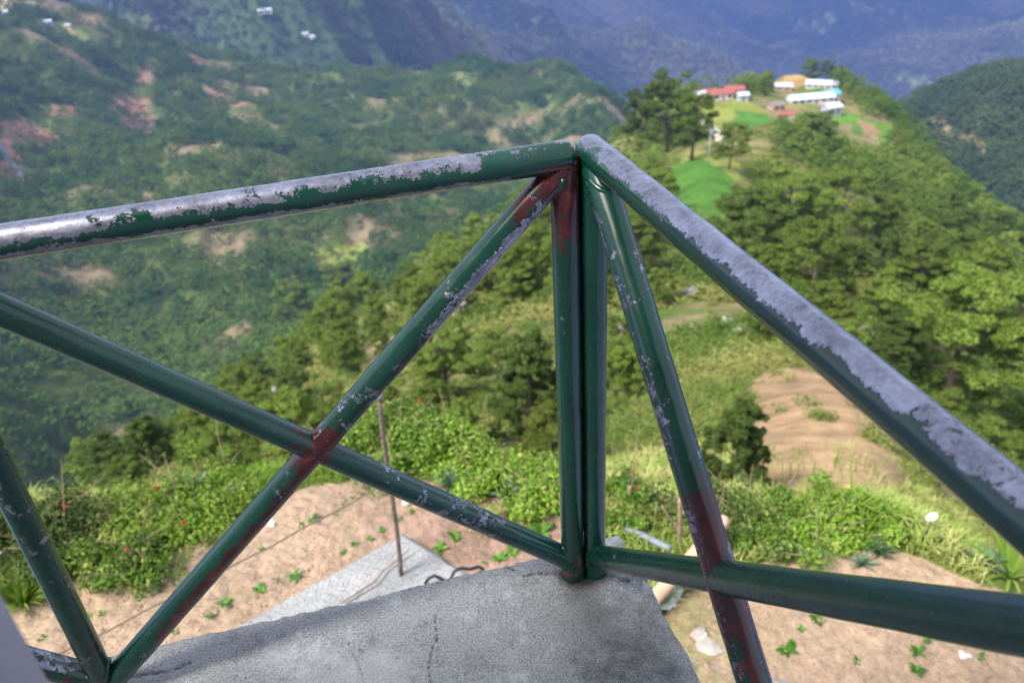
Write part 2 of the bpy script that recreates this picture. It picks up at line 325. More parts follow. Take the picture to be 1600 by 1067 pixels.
# land cover patches, one with sunlight painted in: outline corner directions -> plan polygon in (azimuth, log distance)
def patch(pix,r0=2.2):
    o=[]
    for px,py in pix:
        p=hit(px,py,r0); o.append((math.atan2(p[0],p[1]),math.log(math.hypot(p[0],p[1]))))
    return o
def patch_r(pix):
    return [pol(*p)[:2] for p in pix]
SOIL=(.48,.345,.235); GR=(.12,.17,.035); GRY=(.17,.17,.045); FIELD=(.10,.22,.025); LIME=(.26,.29,.06); DRY=(.29,.22,.10); TAN=(.36,.24,.13); FOR=(.028,.055,.014)
PATCHES=[ # (outline in (px,py) on the visible ground, colour)
 ([(1165,605),(1205,575),(1300,590),(1400,690),(1430,770),(1350,800),(1210,800),(1165,720),(1180,650)],(.47,.31,.17),9),
 ([(1035,270),(1090,244),(1138,272),(1158,325),(1125,352),(1075,340),(1040,305)],(.09,.215,.03),60),
 ([(1060,245),(1100,235),(1160,262),(1150,290),(1100,250)],LIME,100),
 ([(1095,160),(1160,152),(1200,178),(1180,200),(1130,210),(1100,195)],LIME,150),
 ([(1150,172),(1195,176),(1205,192),(1170,208),(1140,200)],(.09,.22,.035),150),
 ([(1195,160),(1240,165),(1230,178),(1200,175)],DRY,150),
 ([(1225,122),(1290,118),(1300,140),(1240,142),(1215,136)],(.45,.30,.13),150),
 ([(1300,178),(1340,180),(1400,205),(1380,225),(1330,205)],(.13,.25,.04),150),
 ([(1340,190),(1370,195),(1375,222),(1350,215)],TAN,150),
 ([(1440,180),(1500,205),(1540,240),(1530,250),(1480,215),(1440,190)],DRY,150),
 ([(480,385),(560,380),(600,400),(560,430),(500,430)],LIME,300),
 ([(0,190),(60,180),(120,160),(130,175),(110,215),(60,225),(20,250),(0,260)],(.40,.22,.15),300),
 ([(0,240),(50,260),(70,290),(0,300)],(.36,.2,.13),300),
 ([(280,88),(360,95),(365,115),(310,112)],(.36,.2,.13),300),
 ([(310,135),(370,140),(400,170),(410,195),(370,190),(330,160)],(.34,.2,.14),300),
 ([(220,110),(240,120),(245,190),(200,185),(170,160),(200,140)],(.34,.2,.13),300),
 ([(180,180),(240,195),(270,230),(240,215),(190,195)],(.22,.14,.12),300),
 ([(60,30),(100,35),(160,70),(150,82),(110,60),(60,45)],(.28,.30,.09),300),
 ([(70,35),(120,50),(110,58),(70,45)],(.5,.3,.16),300),
 ([(700,118),(745,106),(755,120),(740,140),(710,135)],(.32,.36,.12),300),
 ([(460,420),(480,470),(450,480)],(.3,.2,.12),300),
 ([(-30,0),(40,0),(80,10),(60,22),(-30,18)],(.50,.42,.2),600),  # sunlight on the top left shoulder, painted into the ground colour
 ([(1400,112),(1450,120),(1480,138),(1450,150),(1415,135)],(.30,.40,.12),1200),
]
def landcolor(x,y,z,k):
    r=np.hypot(x,y); th=np.arctan2(x,y); lr=np.log(r)
    n=lambda s,o=4,sd=0: fbm(x/s,y/s,o,sd)
    out=np.zeros(x.shape+(3,)); L=lambda c: np.array(c)
    def bl(c,w):
        nonlocal out
        out=out*(1-w[...,None])+L(c)*w[...,None]
    out[:]=L(GR)
    # B grass / brush
    isB=k==1
    w=sstep(-.15,.35,n(14,4,101))*isB; bl((.24,.23,.07),w*.8)
    w=sstep(.12,.4,n(7,4,113))*isB; bl((.34,.25,.13),w*.7)
    w=sstep(.12,.42,n(4.5,5,119)+.15*n(30,2,7))*isB; bl((.27,.20,.12),w*.75)
    isC=(k==2); bl((.11,.15,.04),isC*1.)
    w=sstep(0.,.35,n(60,4,131))*isC; bl((.20,.19,.08),w*.7)
    w=sstep(.10,.40,n(48,5,141)+.25*n(220,3,9))*isC; bl((.30,.205,.14),w*.62)
    isD=k==3; bl((.03,.05,.02),isD*1.)
    isE=k==4; bl((.06,.105,.04),isE*1.); w=sstep(.0,.35,n(170,5,151))*isE; bl((.20,.16,.11),w*.3)
    w=sstep(.1,.35,n(140,4,152))*isE; bl((.11,.16,.06),w*.5)
    isG=k==5; bl((.03,.05,.05),isG*1.)
    q=.012
    wth=th+q*.5*fbm(lr*40,th*60,3,5); wlr=lr+.03*fbm(th*70,lr*30,3,8)
    for poly,c,sz in PPOLY: 
        m=inpoly(wth,wlr,poly)
        cc_=L(c)*(1+.18*fbm(x[m]/sz*12,y[m]/sz*12,3,77)[...,None])
        if sz>=300:
            ww=sstep(-.22,.12,fbm(x[m]/28,y[m]/28,4,79))[...,None]; cc_=cc_*ww+out[m]*(1-ww)
        out[m]=cc_
    return np.clip(out,0.005,.8)
PPOLY=[(patch(p,s if s>20 else 9),c,s) for p,c,s in PATCHES]
def polar_grid(th0,th1,nt,r0,r1,nr):
    th=np.linspace(th0,th1,nt); r=np.exp(np.linspace(math.log(r0),math.log(r1),nr))
    T,R=np.meshgrid(th,r); x=R*np.sin(T); y=R*np.cos(T)
    i=np.arange(nr-1)[:,None]*nt; j=np.arange(nt-1)[None,:]
    Fq=np.stack([i+j,i+j+1,i+nt+j+1,i+nt+j],-1).reshape(-1,4)[:,::-1]
    return x,y,Fq
x,y,Fq=polar_grid(-.95,.95,620,8.0,11500,900)
z,k=terrain(x,y,True); gc=landcolor(x,y,z,k)
me=mesh_np('terrain',np.stack([x,y,z],-1).reshape(-1,3),[Fq],terrmat(),True,cols={'gcol':gc.reshape(-1,3)})
obj('terrain',me,kind='structure')
# near garden
SOILP=[[(-80,1010),(0,945),(200,870),(290,855),(430,775),(560,748),(640,752),(760,770),(860,790),(900,830),(1000,900),(900,1100),(1100,1100),(-80,1200)],
 [(1060,930),(1150,890),(1230,862),(1320,858),(1420,872),(1480,905),(1600,930),(1750,1000),(1750,1250),(1000,1250),(1010,1000)]]
def gpt(px,py): 
    d=ray(px,py); t=ZG/d[2]; return (CAM+d*t)[:2]
SP=[[tuple(gpt(*p)) for p in q] for q in SOILP]
x,y,Fq=polar_grid(-.95,.95,760,1.3,8.15,520)
z,k=terrain(x,y,True)
wx=x+.10*fbm(x*3,y*3,4,3); wy=y+.10*fbm(x*3+9,y*3,4,6)
ms=np.zeros(x.shape,bool)
for q in SP: ms|=inpoly(wx,wy,q)
gc=np.empty(x.shape+(3,)); gc[:]=(.15,.20,.045)
w=sstep(-.1,.3,fbm(x*1.5,y*1.5,4,12))[...,None]; gc=gc*(1-w*.6)+np.array((.2,.19,.06))*w*.6
sd=np.array(SOIL)*(1+.12*fbm(x*2,y*2,3,33))[...,None]
# reddish earth to the left of the posts
d0=gpt(800,800); wr=np.exp(-(((x-d0[0])/.9)**2+((y-d0[1])/.7)**2))[...,None]; sd=sd*(1-wr*.8)+np.array((.34,.20,.17))*wr*.8
d0=gpt(1060,990); wr=np.exp(-(((x-d0[0])/.35)**2+((y-d0[1])/.7)**2))[...,None]; sd=sd*(1-wr*.7)+np.array((.24,.24,.09))*wr*.7
gc[ms]=sd[ms]
z=z+np.where(ms,.022*ridged(x*5,y*5,4,50)+.012*fbm(x*22,y*22,3,51),.04*fbm(x*5,y*5,3,52))
SOILMASK=(x,y,ms)
me=mesh_np('garden_ground',np.stack([x,y,z],-1).reshape(-1,3),[Fq],soilmat(),True,cols={'gcol':gc.reshape(-1,3)})
obj('garden_ground',me,kind='structure')
# ------------------------------------------------------------------ vegetation
def visgrid():
    x,y,_=polar_grid(-.95,.95,240,9,11500,420); z=terrain(x,y); r=np.hypot(x,y)
    cm=np.maximum.accumulate((z-CH)/r,axis=0); return cm
VG=visgrid()
def visible(x,y,z,margin=.03,top=8):
    r=np.hypot(x,y); th=np.arctan2(x,y)
    i=np.clip((np.log(r*.96)-math.log(9))/(math.log(11500)-math.log(9))*419,0,419).astype(int); j=np.clip((th+.95)/1.9*239,0,239).astype(int)
    v=(z+top-CH)/r>VG[i,j]-margin
    p=project(np.stack([x,y,z+top*.5],-1)); m=120
    return v&(p[:,0]>-m)&(p[:,0]<1600+m)&(p[:,1]>-m)&(p[:,1]<1067+m)&(p[:,2]>0),p
def in_patches(x,y,far=True):
    th=np.arctan2(x,y);lr=np.log(np.hypot(x,y)); m=np.zeros(x.shape,bool)
    for poly,c,s in PPOLY:
        q=inpoly(th,lr,poly)
        if s>=300: q&=(RNG.random(x.shape)<.82)
        m|=q
    return m
def leafcloud(rng,centers,rad,flat,nface,size,up=.35,quad=False,elong=1.6,shell=.55):
    """centers (n,3), rad (n,), returns V,F for nface leaf faces per clump"""
    n=len(centers); N=n*nface
    d=rng.normal(size=(N,3)); d/=np.linalg.norm(d,axis=1)[:,None]
    rr=(shell+(1-shell)*rng.random(N)**.6)[:,None]
    ci=np.repeat(np.arange(n),nface)
    P=centers[ci]+d*rr*rad[ci][:,None]*np.array([1,1,flat])
    nr=d+rng.normal(size=(N,3))*.7+np.array([0,0,up]); nr/=np.linalg.norm(nr,axis=1)[:,None]
    t=np.cross(nr,rng.normal(size=(N,3))); t/=np.linalg.norm(t,axis=1)[:,None]+1e-9; b=np.cross(nr,t)
    s=size*(.65+.7*rng.random(N))[:,None]
    if quad:
        V=np.stack([P-t*s*elong,P+b*s*.6,P+t*s*elong,P-b*s*.6],1).reshape(-1,3); Fc=np.arange(N*4).reshape(-1,4)
    else:
        V=np.stack([P-t*s*elong*.5-b*s*.5,P-t*s*elong*.5+b*s*.5,P+t*s*elong],1).reshape(-1,3); Fc=np.arange(N*3).reshape(-1,3)
    return V,Fc
def pine(seed,h=1.,R=.32,nl=16,base=.30,nface=60,size=.03,sub=2,shape='umbrella',cr=.085,flat=.42,quad=False):
    """unit-height pine; returns crown (V,F), trunk MB"""
    rng=np.random.default_rng(seed); tm=MB(); cs=[];rs=[]
    lean=rng.normal(size=2)*.03
    tp=[np.array([lean[0]*u*u+.012*math.sin(u*7+seed),lean[1]*u*u+.012*math.cos(u*6+seed),u*h]) for u in np.linspace(-.03,.97,9)]
    tm.tube(tp,[.024*(1-.85*u)+.003 for u in np.linspace(0,1,9)],6)
    for i in range(nl):
        u=(i+rng.random()*.8)/nl; zf=base+(1-base)*u
        if shape=='umbrella': L=R*(.55+.75*math.sin(PI*min(1,.18+u*.72)))*(.75+.5*rng.random())*(1.05-u*.45)
        elif shape=='cone': L=R*(1.08-u)*(.85+.3*rng.random())+.03
        else: L=R*math.sqrt(max(0,1-(2*u-.9)**2*.8))*(.7+.5*rng.random())
        az=i*2.4+rng.random()*1.0; k=min(8,int((zf)*8)); p0=tp[min(8,max(0,int(zf*8)))]
        p0=np.array([p0[0],p0[1],zf*h*.97-.02])
        dr=np.array([math.cos(az),math.sin(az),.15+.35*u+rng.normal()*.1])
        p1=p0+dr*L*.6+np.array([0,0,-.01]); p2=p0+dr*L+np.array([0,0,.03])
        tm.tube([p0,p1,p2],[.009*(1.2-u),.006*(1.2-u),.002],4,False)
        for q in range(sub):
            f=.5+.5*(q+1)/sub if sub>1 else 1
            c=p0+dr*L*f+rng.normal(size=3)*np.array([.04,.04,.022]); cs.append(c); rs.append(cr*(.75+.6*rng.random())*(1.15-.3*u))
    cs.append(tp[-1]); rs.append(cr*.8)
    V,Fc=leafcloud(rng,np.array(cs),np.array(rs),flat,nface,size,quad=quad)
    return V,Fc,tm
M_PINE=[leafmat('pine_needles_fresh',(.11,.18,.022),(.175,.25,.034),(.26,.32,.065)),leafmat('pine_needles_dark',(.065,.12,.02),(.115,.18,.03),(.17,.22,.05)),leafmat('pine_needles_yellow',(.12,.175,.02),(.19,.25,.03),(.28,.32,.07))]
M_BARK=simple('pine_bark',(.14,.10,.075),.9,.4,6,.4)
M_BARKP=simple('bleached_wood',(.36,.32,.29),.9,.3,6,.4)
VAR={}
def variant(kind,seed):
    key=(kind,seed)
    if key in VAR: return VAR[key]
    if kind=='near': V,Fc,tm=pine(seed,R=.31,nl=26,nface=300,size=.0125,sub=3,cr=.072)
    elif kind=='mid': V,Fc,tm=pine(seed,R=.27+.03*(seed%3),nl=20,nface=150,size=.0165,sub=3,cr=.080)
    elif kind=='round': V,Fc,tm=pine(seed,R=.33,nl=20,base=.12,nface=140,size=.018,sub=3,shape='round',cr=.10)
    elif kind=='cone': V,Fc,tm=pine(seed,R=.33,nl=50,base=.04,nface=130,size=.015,sub=3,shape='cone',cr=.042,flat=.7)
    VAR[key]=(V,Fc,tm); return VAR[key]
MESHC={}
def tree_mesh(kind,seed,mi):
    key=(kind,seed,mi)
    if key not in MESHC:
        V,Fc,tm=variant(kind,seed)
        MESHC[key]=(mesh_np('crown',V,[Fc],M_PINE[mi]),tm.mesh('trunk',M_BARK,True))
    return MESHC[key]
# -- candidate trees on the near spur
def bdens(x,y): return fbm(x/26,y/26,3,201)
cand=[]
n=26000; th=RNG.uniform(-.72,.72,n); r=np.sqrt(RNG.uniform(16**2,430**2,n)); X=r*np.sin(th); Y=r*np.cos(th)
# extra density near the camera
n2=1500; th2=RNG.uniform(-.7,.7,n2); r2=np.sqrt(RNG.uniform(22**2,110**2,n2)); X=np.r_[X,r2*np.sin(th2)];Y=np.r_[Y,r2*np.cos(th2)]
Zt,kk=terrain(X,Y,True); ok=(kk==1)&~in_patches(X,Y)
vis,pp=visible(X,Y,Zt)
rr_=np.hypot(X,Y)
hgt=np.where(rr_<60,RNG.uniform(2.6,5.,len(X)),RNG.uniform(4.5,9,len(X)))*np.clip(.6+rr_/160,.6,1.05); hgt=np.clip(hgt*.84,2.0,9.5)
ppb=project(np.stack([X,Y,Zt],-1)); ppt=project(np.stack([X,Y,Zt+hgt],-1)); ppm=(ppb+ppt)/2
def clear(poly,near=True):
    global ok
    for q in (ppb,ppm,ppt): ok&=~inpoly(q[:,0],q[:,1],poly)
ok&=vis&(bdens(X,Y)>-.22)
# bare strips: rocky crest to the soil terrace and the grass below the bushes
clear([(1050,400),(1150,430),(1200,560),(1420,600),(1500,800),(1460,900),(1000,900),(900,740),(980,640),(1080,480)])
clear([(1085,150),(1210,150),(1210,215),(1150,340),(1050,340),(1040,240),(1100,225)])
clear([(-300,400),(130,400),(130,1000),(-300,1000)])
clear([(1040,250),(1090,245),(1145,285),(1150,345),(1120,350),(1070,340),(1030,300)])
clear([(1150,600),(1215,575),(1300,600),(1400,700),(1420,800),(1200,800)])
clear([(720,600),(760,590),(800,640),(780,700),(740,700)])
clear([(1205,110),(1302,110),(1302,150),(1345,185),(1395,210),(1385,228),(1335,222),(1290,185),(1200,175)])
idx=np.where(ok)[0]; RNG.shuffle(idx)
grid={}; sel=[]
for i in idx:
    sp=(3.0 if rr_[i]<60 else (4.6 if pp[i,0]<1000 else 3.8))+max(0,bdens(X[i:i+1],Y[i:i+1])[0]*-6)
    gx,gy=int(X[i]//5),int(Y[i]//5); bad=False
    for a in (-1,0,1):
        for b in (-1,0,1):
            for j in grid.get((gx+a,gy+b),()):
                if (X[i]-X[j])**2+(Y[i]-Y[j])**2<sp*sp: bad=True;break
            if bad: break
        if bad: break
    if not bad: grid.setdefault((gx,gy),[]).append(i); sel.append(i)
sel=np.array(sel); print('spur trees',len(sel))
def place_tree(x,y,z,h,kind,seed,mi,label,group=None,name='pine_tree',rz=None,wide=1.):
    root=empty(name,(x,y,z-.03),label,'tree',group,rz=rz if rz is not None else random.uniform(0,6.28)); root.scale=(h*wide,h*wide,h)
    cm,tm=tree_mesh(kind,seed,mi)
    obj('crown',cm,root); obj('trunk',tm,root); return root
# -- trees one can name
NAMED=[ # base px,py, height px, kind, material, label
 ((1475,640),190,'near',0,'big spreading pine with forked trunk, alone on the slope under the thick right handrail'),
 ((1140,772),130,'cone',1,'small dark bushy pine beside the bare soil terrace, left of it'),
 ((250,745),95,'cone',1,'dark young pine standing up behind the flowering bushes, under the long left railing'),
 ((835,690),150,'cone',1,'dark conical pine in the middle of the hollow just left of the twin posts'),
 ((700,640),115,'near',0,'broad light green pine on the grassy slope seen under the left diagonal brace'),
 ((790,480),95,'near',2,'yellow-green umbrella pine just left of the twin posts'),
 ((1220,400),120,'near',0,'tall pine beside the far end of the bright green lower field'),
 ((1160,405),105,'near',1,'tall thin pine next to the lower green field, its bare trunk showing'),
 ((1040,240),110,'mid',1,'tallest pine of the group on the ridge left of the red-roofed houses'),
 ((1000,235),85,'mid',1,'pine at the left end of the ridge group above the rail corner'),
 ((1082,250),95,'mid',0,'pine overhanging the white path below the red-roofed houses'),
 ((1140,265),70,'mid',2,'pale yellowish pine with two tiers of foliage beside the white path'),
 ((1272,248),66,'round',1,'large dark round tree in front of the pale greenhouse roofs'),
 ((1265,128),32,'round',1,'dark tree on the hilltop behind the greenhouses'),
 ((1290,127),30,'mid',1,'slim dark tree at the right of the hilltop behind the greenhouses'),
 ((1195,150),30,'round',1,'dark round tree between the red roofs and the greenhouses'),
 ((1162,150),20,'round',1,'small dark tree beside the red-roofed house'),
 ((1310,375),100,'mid',0,'light green pine right of the whitish dead tree on the forest slope'),
 ((545,500),80,'mid',0,'loose green pine beside the small lime terrace on the left spur edge'),
 ((470,520),75,'mid',0,'round-topped pine at the lip of the left spur above the deep valley'),
]
for i,((px,py),hp,kind,mi,lab) in enumerate(NAMED):
    p=hit(px,py,9); d=project(p)[2]; el=math.atan2(CH-p[2],math.hypot(p[0],p[1])); h=hp*d/F/max(.5,math.cos(el))
    place_tree(p[0],p[1],p[2],h,kind,300+i%5,mi,lab,wide=1.15 if kind in('near','round') else 1)
NP=np.array([project(hit(px,py,9))[:2] for (px,py),*_ in NAMED])
hp=hgt[sel]*F/project(np.stack([X[sel],Y[sel],Zt[sel]],-1))[:,2]*.85
order=sel[np.argsort(-hp)]
def region(px,py,r):
    if r<75 and px>1150: return ('green pine in the open stand on the slope right of the bare soil terrace','pines right of the soil terrace')
    if r<75 and px<=1150: return ('young pine scattered over the grassy hollow behind the left railing','young pines of the grassy hollow')
    if px<900: return ('pine in the thick stand along the spur edge above the deep left valley','pines along the left spur edge')
    if px<1190: return ('pine on the ridge slope between the rail corner and the green fields','pines around the green fields')
    return ('pine in the dense dark forest on the ridge flank below and right of the village','pines of the right ridge flank')
NIND=278; cnt=0
mkinds=['mid','mid','round','near']
for q,i in enumerate(order[:NIND]):
    px,py=pp[i,0],pp[i,1]; lab,grp=region(px,py,rr_[i]); big=rr_[i]<70
    kind=random.choice(['near','mid','near','cone'] if big else ['mid','mid','cone'])
    tint=fbm(X[i:i+1]/18,Y[i:i+1]/18,2,9)[0]; right=px>1250 and rr_[i]>80
    mi=(1 if tint<.3 or random.random()<.6 else 0) if right else (0 if tint<.1 else (2 if random.random()<.4 else 1))
    place_tree(X[i],Y[i],Zt[i],hgt[i]*(1 if kind!='cone' else .7),kind,random.randint(0,4),mi,lab,grp)
# -- merged forests
def forest(name,label,xs,ys,zs,hs,protos,mat,wide=1.,tint=None):
    VV=[];FF=[];T=[];off=0; xs,ys,zs,hs=map(np.asarray,(xs,ys,zs,hs)); pid=RNG.integers(0,len(protos),len(xs)); rot=RNG.uniform(0,6.28,len(xs))
    tt=RNG.random(len(xs)) if tint is None else tint
    for p,(V,Fc) in enumerate(protos):
        m=np.where(pid==p)[0]
        if not len(m): continue
        c,s=np.cos(rot[m])[:,None],np.sin(rot[m])[:,None]; w=wide*hs[m][:,None]*RNG.uniform(.85,1.2,len(m))[:,None]
        vx=(V[None,:,0]*c-V[None,:,1]*s)*w+xs[m][:,None]; vy=(V[None,:,0]*s+V[None,:,1]*c)*w+ys[m][:,None]; vz=V[None,:,2]*hs[m][:,None]+zs[m][:,None]
        VV.append(np.stack([vx,vy,vz],-1).reshape(-1,3)); FF.append((Fc[None]+(np.arange(len(m))*len(V))[:,None,None]+off).reshape(-1,Fc.shape[1])); off+=len(m)*len(V)
        T.append(np.repeat(tt[m],len(V)))
    me=mesh_np(name,np.concatenate(VV),[np.concatenate(FF)],mat,attrs={'tint':np.concatenate(T)})
    return obj(name,me,label=label,cat='forest',kind='stuff') if label else me
protoB=[(lambda t:(t[0],t[1]))(pine(900+i,R=[.36,.30,.26][i%3],nl=15,base=.2,nface=34,size=.026,sub=2,cr=.085,shape=['umbrella','round','cone'][i%3])) for i in range(6)]
M_FM=treemat('mountain_forest_foliage',(.025,.06,.022),(.22,.23,.12))
protoC=[(lambda t:(t[0],t[1]))(pine(950+i,R=[.36,.30,.28][i%3],nl=9,base=.12,nface=13,size=.056,sub=1,cr=.13,flat=.6,shape=['umbrella','round','cone'][i%3])) for i in range(6)]
protoE=[(lambda t:(t[0],t[1]))(pine(980+i,R=.36,nl=5,base=.1,nface=8,size=.12,sub=1,cr=.2,shape='round')) for i in range(4)]
M_FB=treemat('spur_forest_foliage',(.08,.145,.02),(.20,.265,.045)); M_FC=treemat('valley_forest_foliage',(.045,.11,.018),(.12,.195,.036)); M_FE=treemat('far_forest_foliage',(.042,.088,.03),(.09,.145,.045))
rest=order[NIND:]
if len(rest): forest('spur_forest','mass of pines covering the rest of the ridge below the village',X[rest],Y[rest],Zt[rest]-.1,hgt[rest],protoB,M_FB,1.1,np.clip(.5+fbm(X[rest]/18,Y[rest]/18,2,9)*1.2+RNG.normal(size=len(rest))*.2-.25*(pp[rest,0]>1280),0,1))
def scatter_far(kid,n,r0,r1,thr,hr,mn=0,noisescale=48,seed=141,thmax=.75):
    th=RNG.uniform(-thmax,thmax,n); r=np.sqrt(RNG.uniform(r0*r0,r1*r1,n)); x=r*np.sin(th);y=r*np.cos(th); z,k=terrain(x,y,True)
    ok=np.isin(k,kid); v,p=visible(x,y,z,.02); ok&=v&~in_patches(x,y)&(fbm(x/noisescale,y/noisescale,5,seed)+RNG.normal(size=n)*.06<thr)
    return x[ok],y[ok],z[ok]-.3,RNG.uniform(hr[0],hr[1],ok.sum()),fbm(x[ok]/45,y[ok]/45,3,8)
x,y,z,h,t=scatter_far([2],52000,200,1500,.27,(7,11.5)); print('C trees',len(x))
forest('valley_forest','forest covering the opposite valley slopes at left',x,y,z,h,protoC,M_FC,1.15,np.clip(.45+t*1.3+RNG.normal(size=len(x))*.2,0,1))
x,y,z,h,t=scatter_far([3],30000,300,1000,.6,(8,12),noisescale=60); print('D trees',len(x))
forest('right_hill_forest','dark forest on the hill at the right edge',x,y,z,h,protoC,M_FE,1.15,np.clip(.4+t+RNG.normal(size=len(x))*.2,0,1))
x,y,z,h,t=scatter_far([4],230000,1450,6500,.9,(9,14),noisescale=170,seed=151); print('E trees',len(x))
h=h*np.clip(np.hypot(x,y)/2200,.8,2.0)
forest('far_mountain_forest','bluish forest on the far mountain face',x,y,z,h,protoE,M_FM,1.3,np.clip(.34+1.5*fbm(x/330+y/500,y/650,5,8)+RNG.normal(size=len(x))*.16,0,1))
# -- brush and grass clumps on the spur
M_BR=treemat('brush_foliage',(.085,.15,.02),(.27,.27,.075))
def clump_proto(seed,nf,sz,fl=.6): 
    rng=np.random.default_rng(seed); cs=rng.normal(size=(3,3))*np.array([.35,.35,.1])+np.array([0,0,.3]); return leafcloud(rng,cs,np.full(3,.42),fl,nf,sz,up=.5,elong=2.2)
protoS=[clump_proto(i,26,.075) for i in range(5)]
n=60000; th=RNG.uniform(-.75,.75,n); r=np.exp(RNG.uniform(math.log(10),math.log(260),n)); x=r*np.sin(th);y=r*np.cos(th); z,k=terrain(x,y,True); v,p=visible(x,y,z,.01,1)
soil_hi=inpoly(np.arctan2(x,y),np.log(r),PPOLY[0][0]); ok=(k==1)&v&(~in_patches(x,y)|(soil_hi&(fbm(x*.9,y*.9,3,4)>.28)))&(fbm(x/4,y/4,3,77)>-.12)&(fbm(x/4.5,y/4.5,5,119)+RNG.normal(size=n)*.1<.28)
x,y,z,r=x[ok],y[ok],z[ok],r[ok]; print('brush',len(x))
forest('brush','low brush and grass clumps over the spur',x,y,z-.05,RNG.uniform(.3,.8,len(x))*np.clip(r/32,.42,2.2),protoS,M_BR,1.2,np.clip(.42+fbm(x/6,y/6,3,15)*1.3+RNG.normal(size=len(x))*.17,0,1))
# -- near grass
M_GRASS=treemat('grass_blades',(.15,.27,.025),(.52,.50,.18))
def grass():
    n=260000; th=RNG.uniform(-.8,.8,n); r=np.exp(RNG.uniform(math.log(2.6),math.log(17),n)); x=r*np.sin(th);y=r*np.cos(th)
    wx=x+.10*fbm(x*3,y*3,4,3); wy=y+.10*fbm(x*3+9,y*3,4,6); ms=np.zeros(x.shape,bool)
    for q in SP: ms|=inpoly(wx,wy,q)
    soil_hi=inpoly(th,np.log(r),PPOLY[0][0]); 
    p=project(np.stack([x,y,np.full(n,-2.6)],-1))
    ok=~ms&(fbm(x*2.2,y*2.2,3,88)>-.28)&(~soil_hi|(RNG.random(n)<.05))&(p[:,0]>-150)&(p[:,0]<1750)
    # a few blades on the pale green patch right of the deck
    x,y,r=x[ok],y[ok],r[ok]; z=terrain(x,y); n=len(x)
    hl=RNG.uniform(.07,.24,n)*np.clip(r/6,.7,2.0)*(1+.5*fbm(x*1.3,y*1.3,2,4)); az=RNG.uniform(0,6.28,n); bend=RNG.uniform(.2,.9,n)
    wd=hl*.035; dx,dy=np.cos(az),np.sin(az); tx,ty=-dy,dx
    b=np.stack([x,y,z-.02],-1); t=np.stack([tx,ty,0*tx],-1)*wd[:,None]; o=np.stack([dx*bend,dy*bend,0*dx],-1)
    m=b+o*hl[:,None]*.25+np.array([0,0,1])*hl[:,None]*.62; e=b+o*hl[:,None]*.9+np.array([0,0,1])*hl[:,None]*(1-.35*bend[:,None])
    V=np.stack([b-t,b+t,m+t*.8,m-t*.8,e],1).reshape(-1,3); i=np.arange(n)[:,None]*5
    T=np.clip(.32+fbm(x*1.1,y*1.1,4,19)*1.2+RNG.normal(size=n)*.16+.1*(project(b)[:,0]>1150),0,1)
    me=mesh_np('grass',V,[i+np.array([[0,1,2,3]]),i+np.array([[3,2,4]])],M_GRASS,attrs={'tint':np.repeat(T,5)})
    obj('grass',me,label='bright green and yellow grass round the garden and down the slope',cat='grass',kind='stuff')
grass()
M_SHR=leafmat('shrub_leaves',(.07,.16,.02),(.16,.29,.035),(.34,.44,.09),trans=.35); M_SHY=leafmat('shrub_leaves_bright',(.15,.29,.025),(.27,.43,.05),(.46,.54,.13),trans=.35); M_SHD=leafmat('shrub_leaves_dark',(.05,.10,.02),(.11,.18,.035),(.26,.27,.10)); M_STEM=simple('green_stem',(.12,.13,.05),.8); M_TWIG=simple('dry_twig',(.30,.22,.13),.9)
M_BLUE=leafmat('blue_green_leaves',(.10,.20,.11),(.19,.30,.20),(.32,.42,.30)); M_RED=simple('red_petals',(.55,.03,.03),.6,.2); M_WHITE=simple('white_petals',(.80,.80,.74),.6,.08); M_YEL=simple('yellow_petals',(.70,.55,.12),.6,.15)
def shrub(px,py,w,h,label,mat,nl=2600,ls=.035,flowers=0,fm=None,dz=0,group=None,cat='shrub',twigs=9):
    w*=.66; h*=.36; ls*=.5; nl=int(nl*1.25); flowers=(flowers+1)//2
    g=hit(px,py,2.4); root=empty('shrub',g,label,cat,group); rng=np.random.default_rng(int(px*7+py))
    nc=18; cs=np.stack([rng.normal(size=nc)*w*.30,rng.normal(size=nc)*w*.30,rng.random(nc)*h*.75+.06],1); rs=np.full(nc,.24*w)*(.6+.7*rng.random(nc))
    V,Fc=leafcloud(rng,cs,rs,.75,nl//nc,ls,up=.6,quad=True,elong=1.1,shell=.35); V[:,2]=np.maximum(V[:,2],-.02)
    obj('foliage',mesh_np('foliage',V,[Fc],mat),root)
    mb=MB()
    for c in cs[:12]: mb.tube([[c[0]*.1,c[1]*.1,-.03],c*np.array([.6,.6,.5]),c],[.008,.006,.003],5)
    for _ in range(twigs):
        c=cs[rng.integers(nc)]; e=c+np.array([rng.normal()*.18,rng.normal()*.18,.1+.25*rng.random()]); mb.tube([[0,0,-.02],c,(c+e)/2+rng.normal(size=3)*.015,e],[.005,.004,.003,.0015],4)
    mb.build('stem',M_TWIG,root,True)
    for k in range(flowers):
        c=cs[rng.integers(nc)]; c=c+np.array([rng.normal()*.5,rng.normal()*.5,.8])*rs[0]; V,Fc=leafcloud(rng,np.array([c]),np.array([.012]),.8,14,.010,quad=True,elong=1)
        obj('flower',mesh_np('flower',V,[Fc],fm or M_RED),root)
    return root
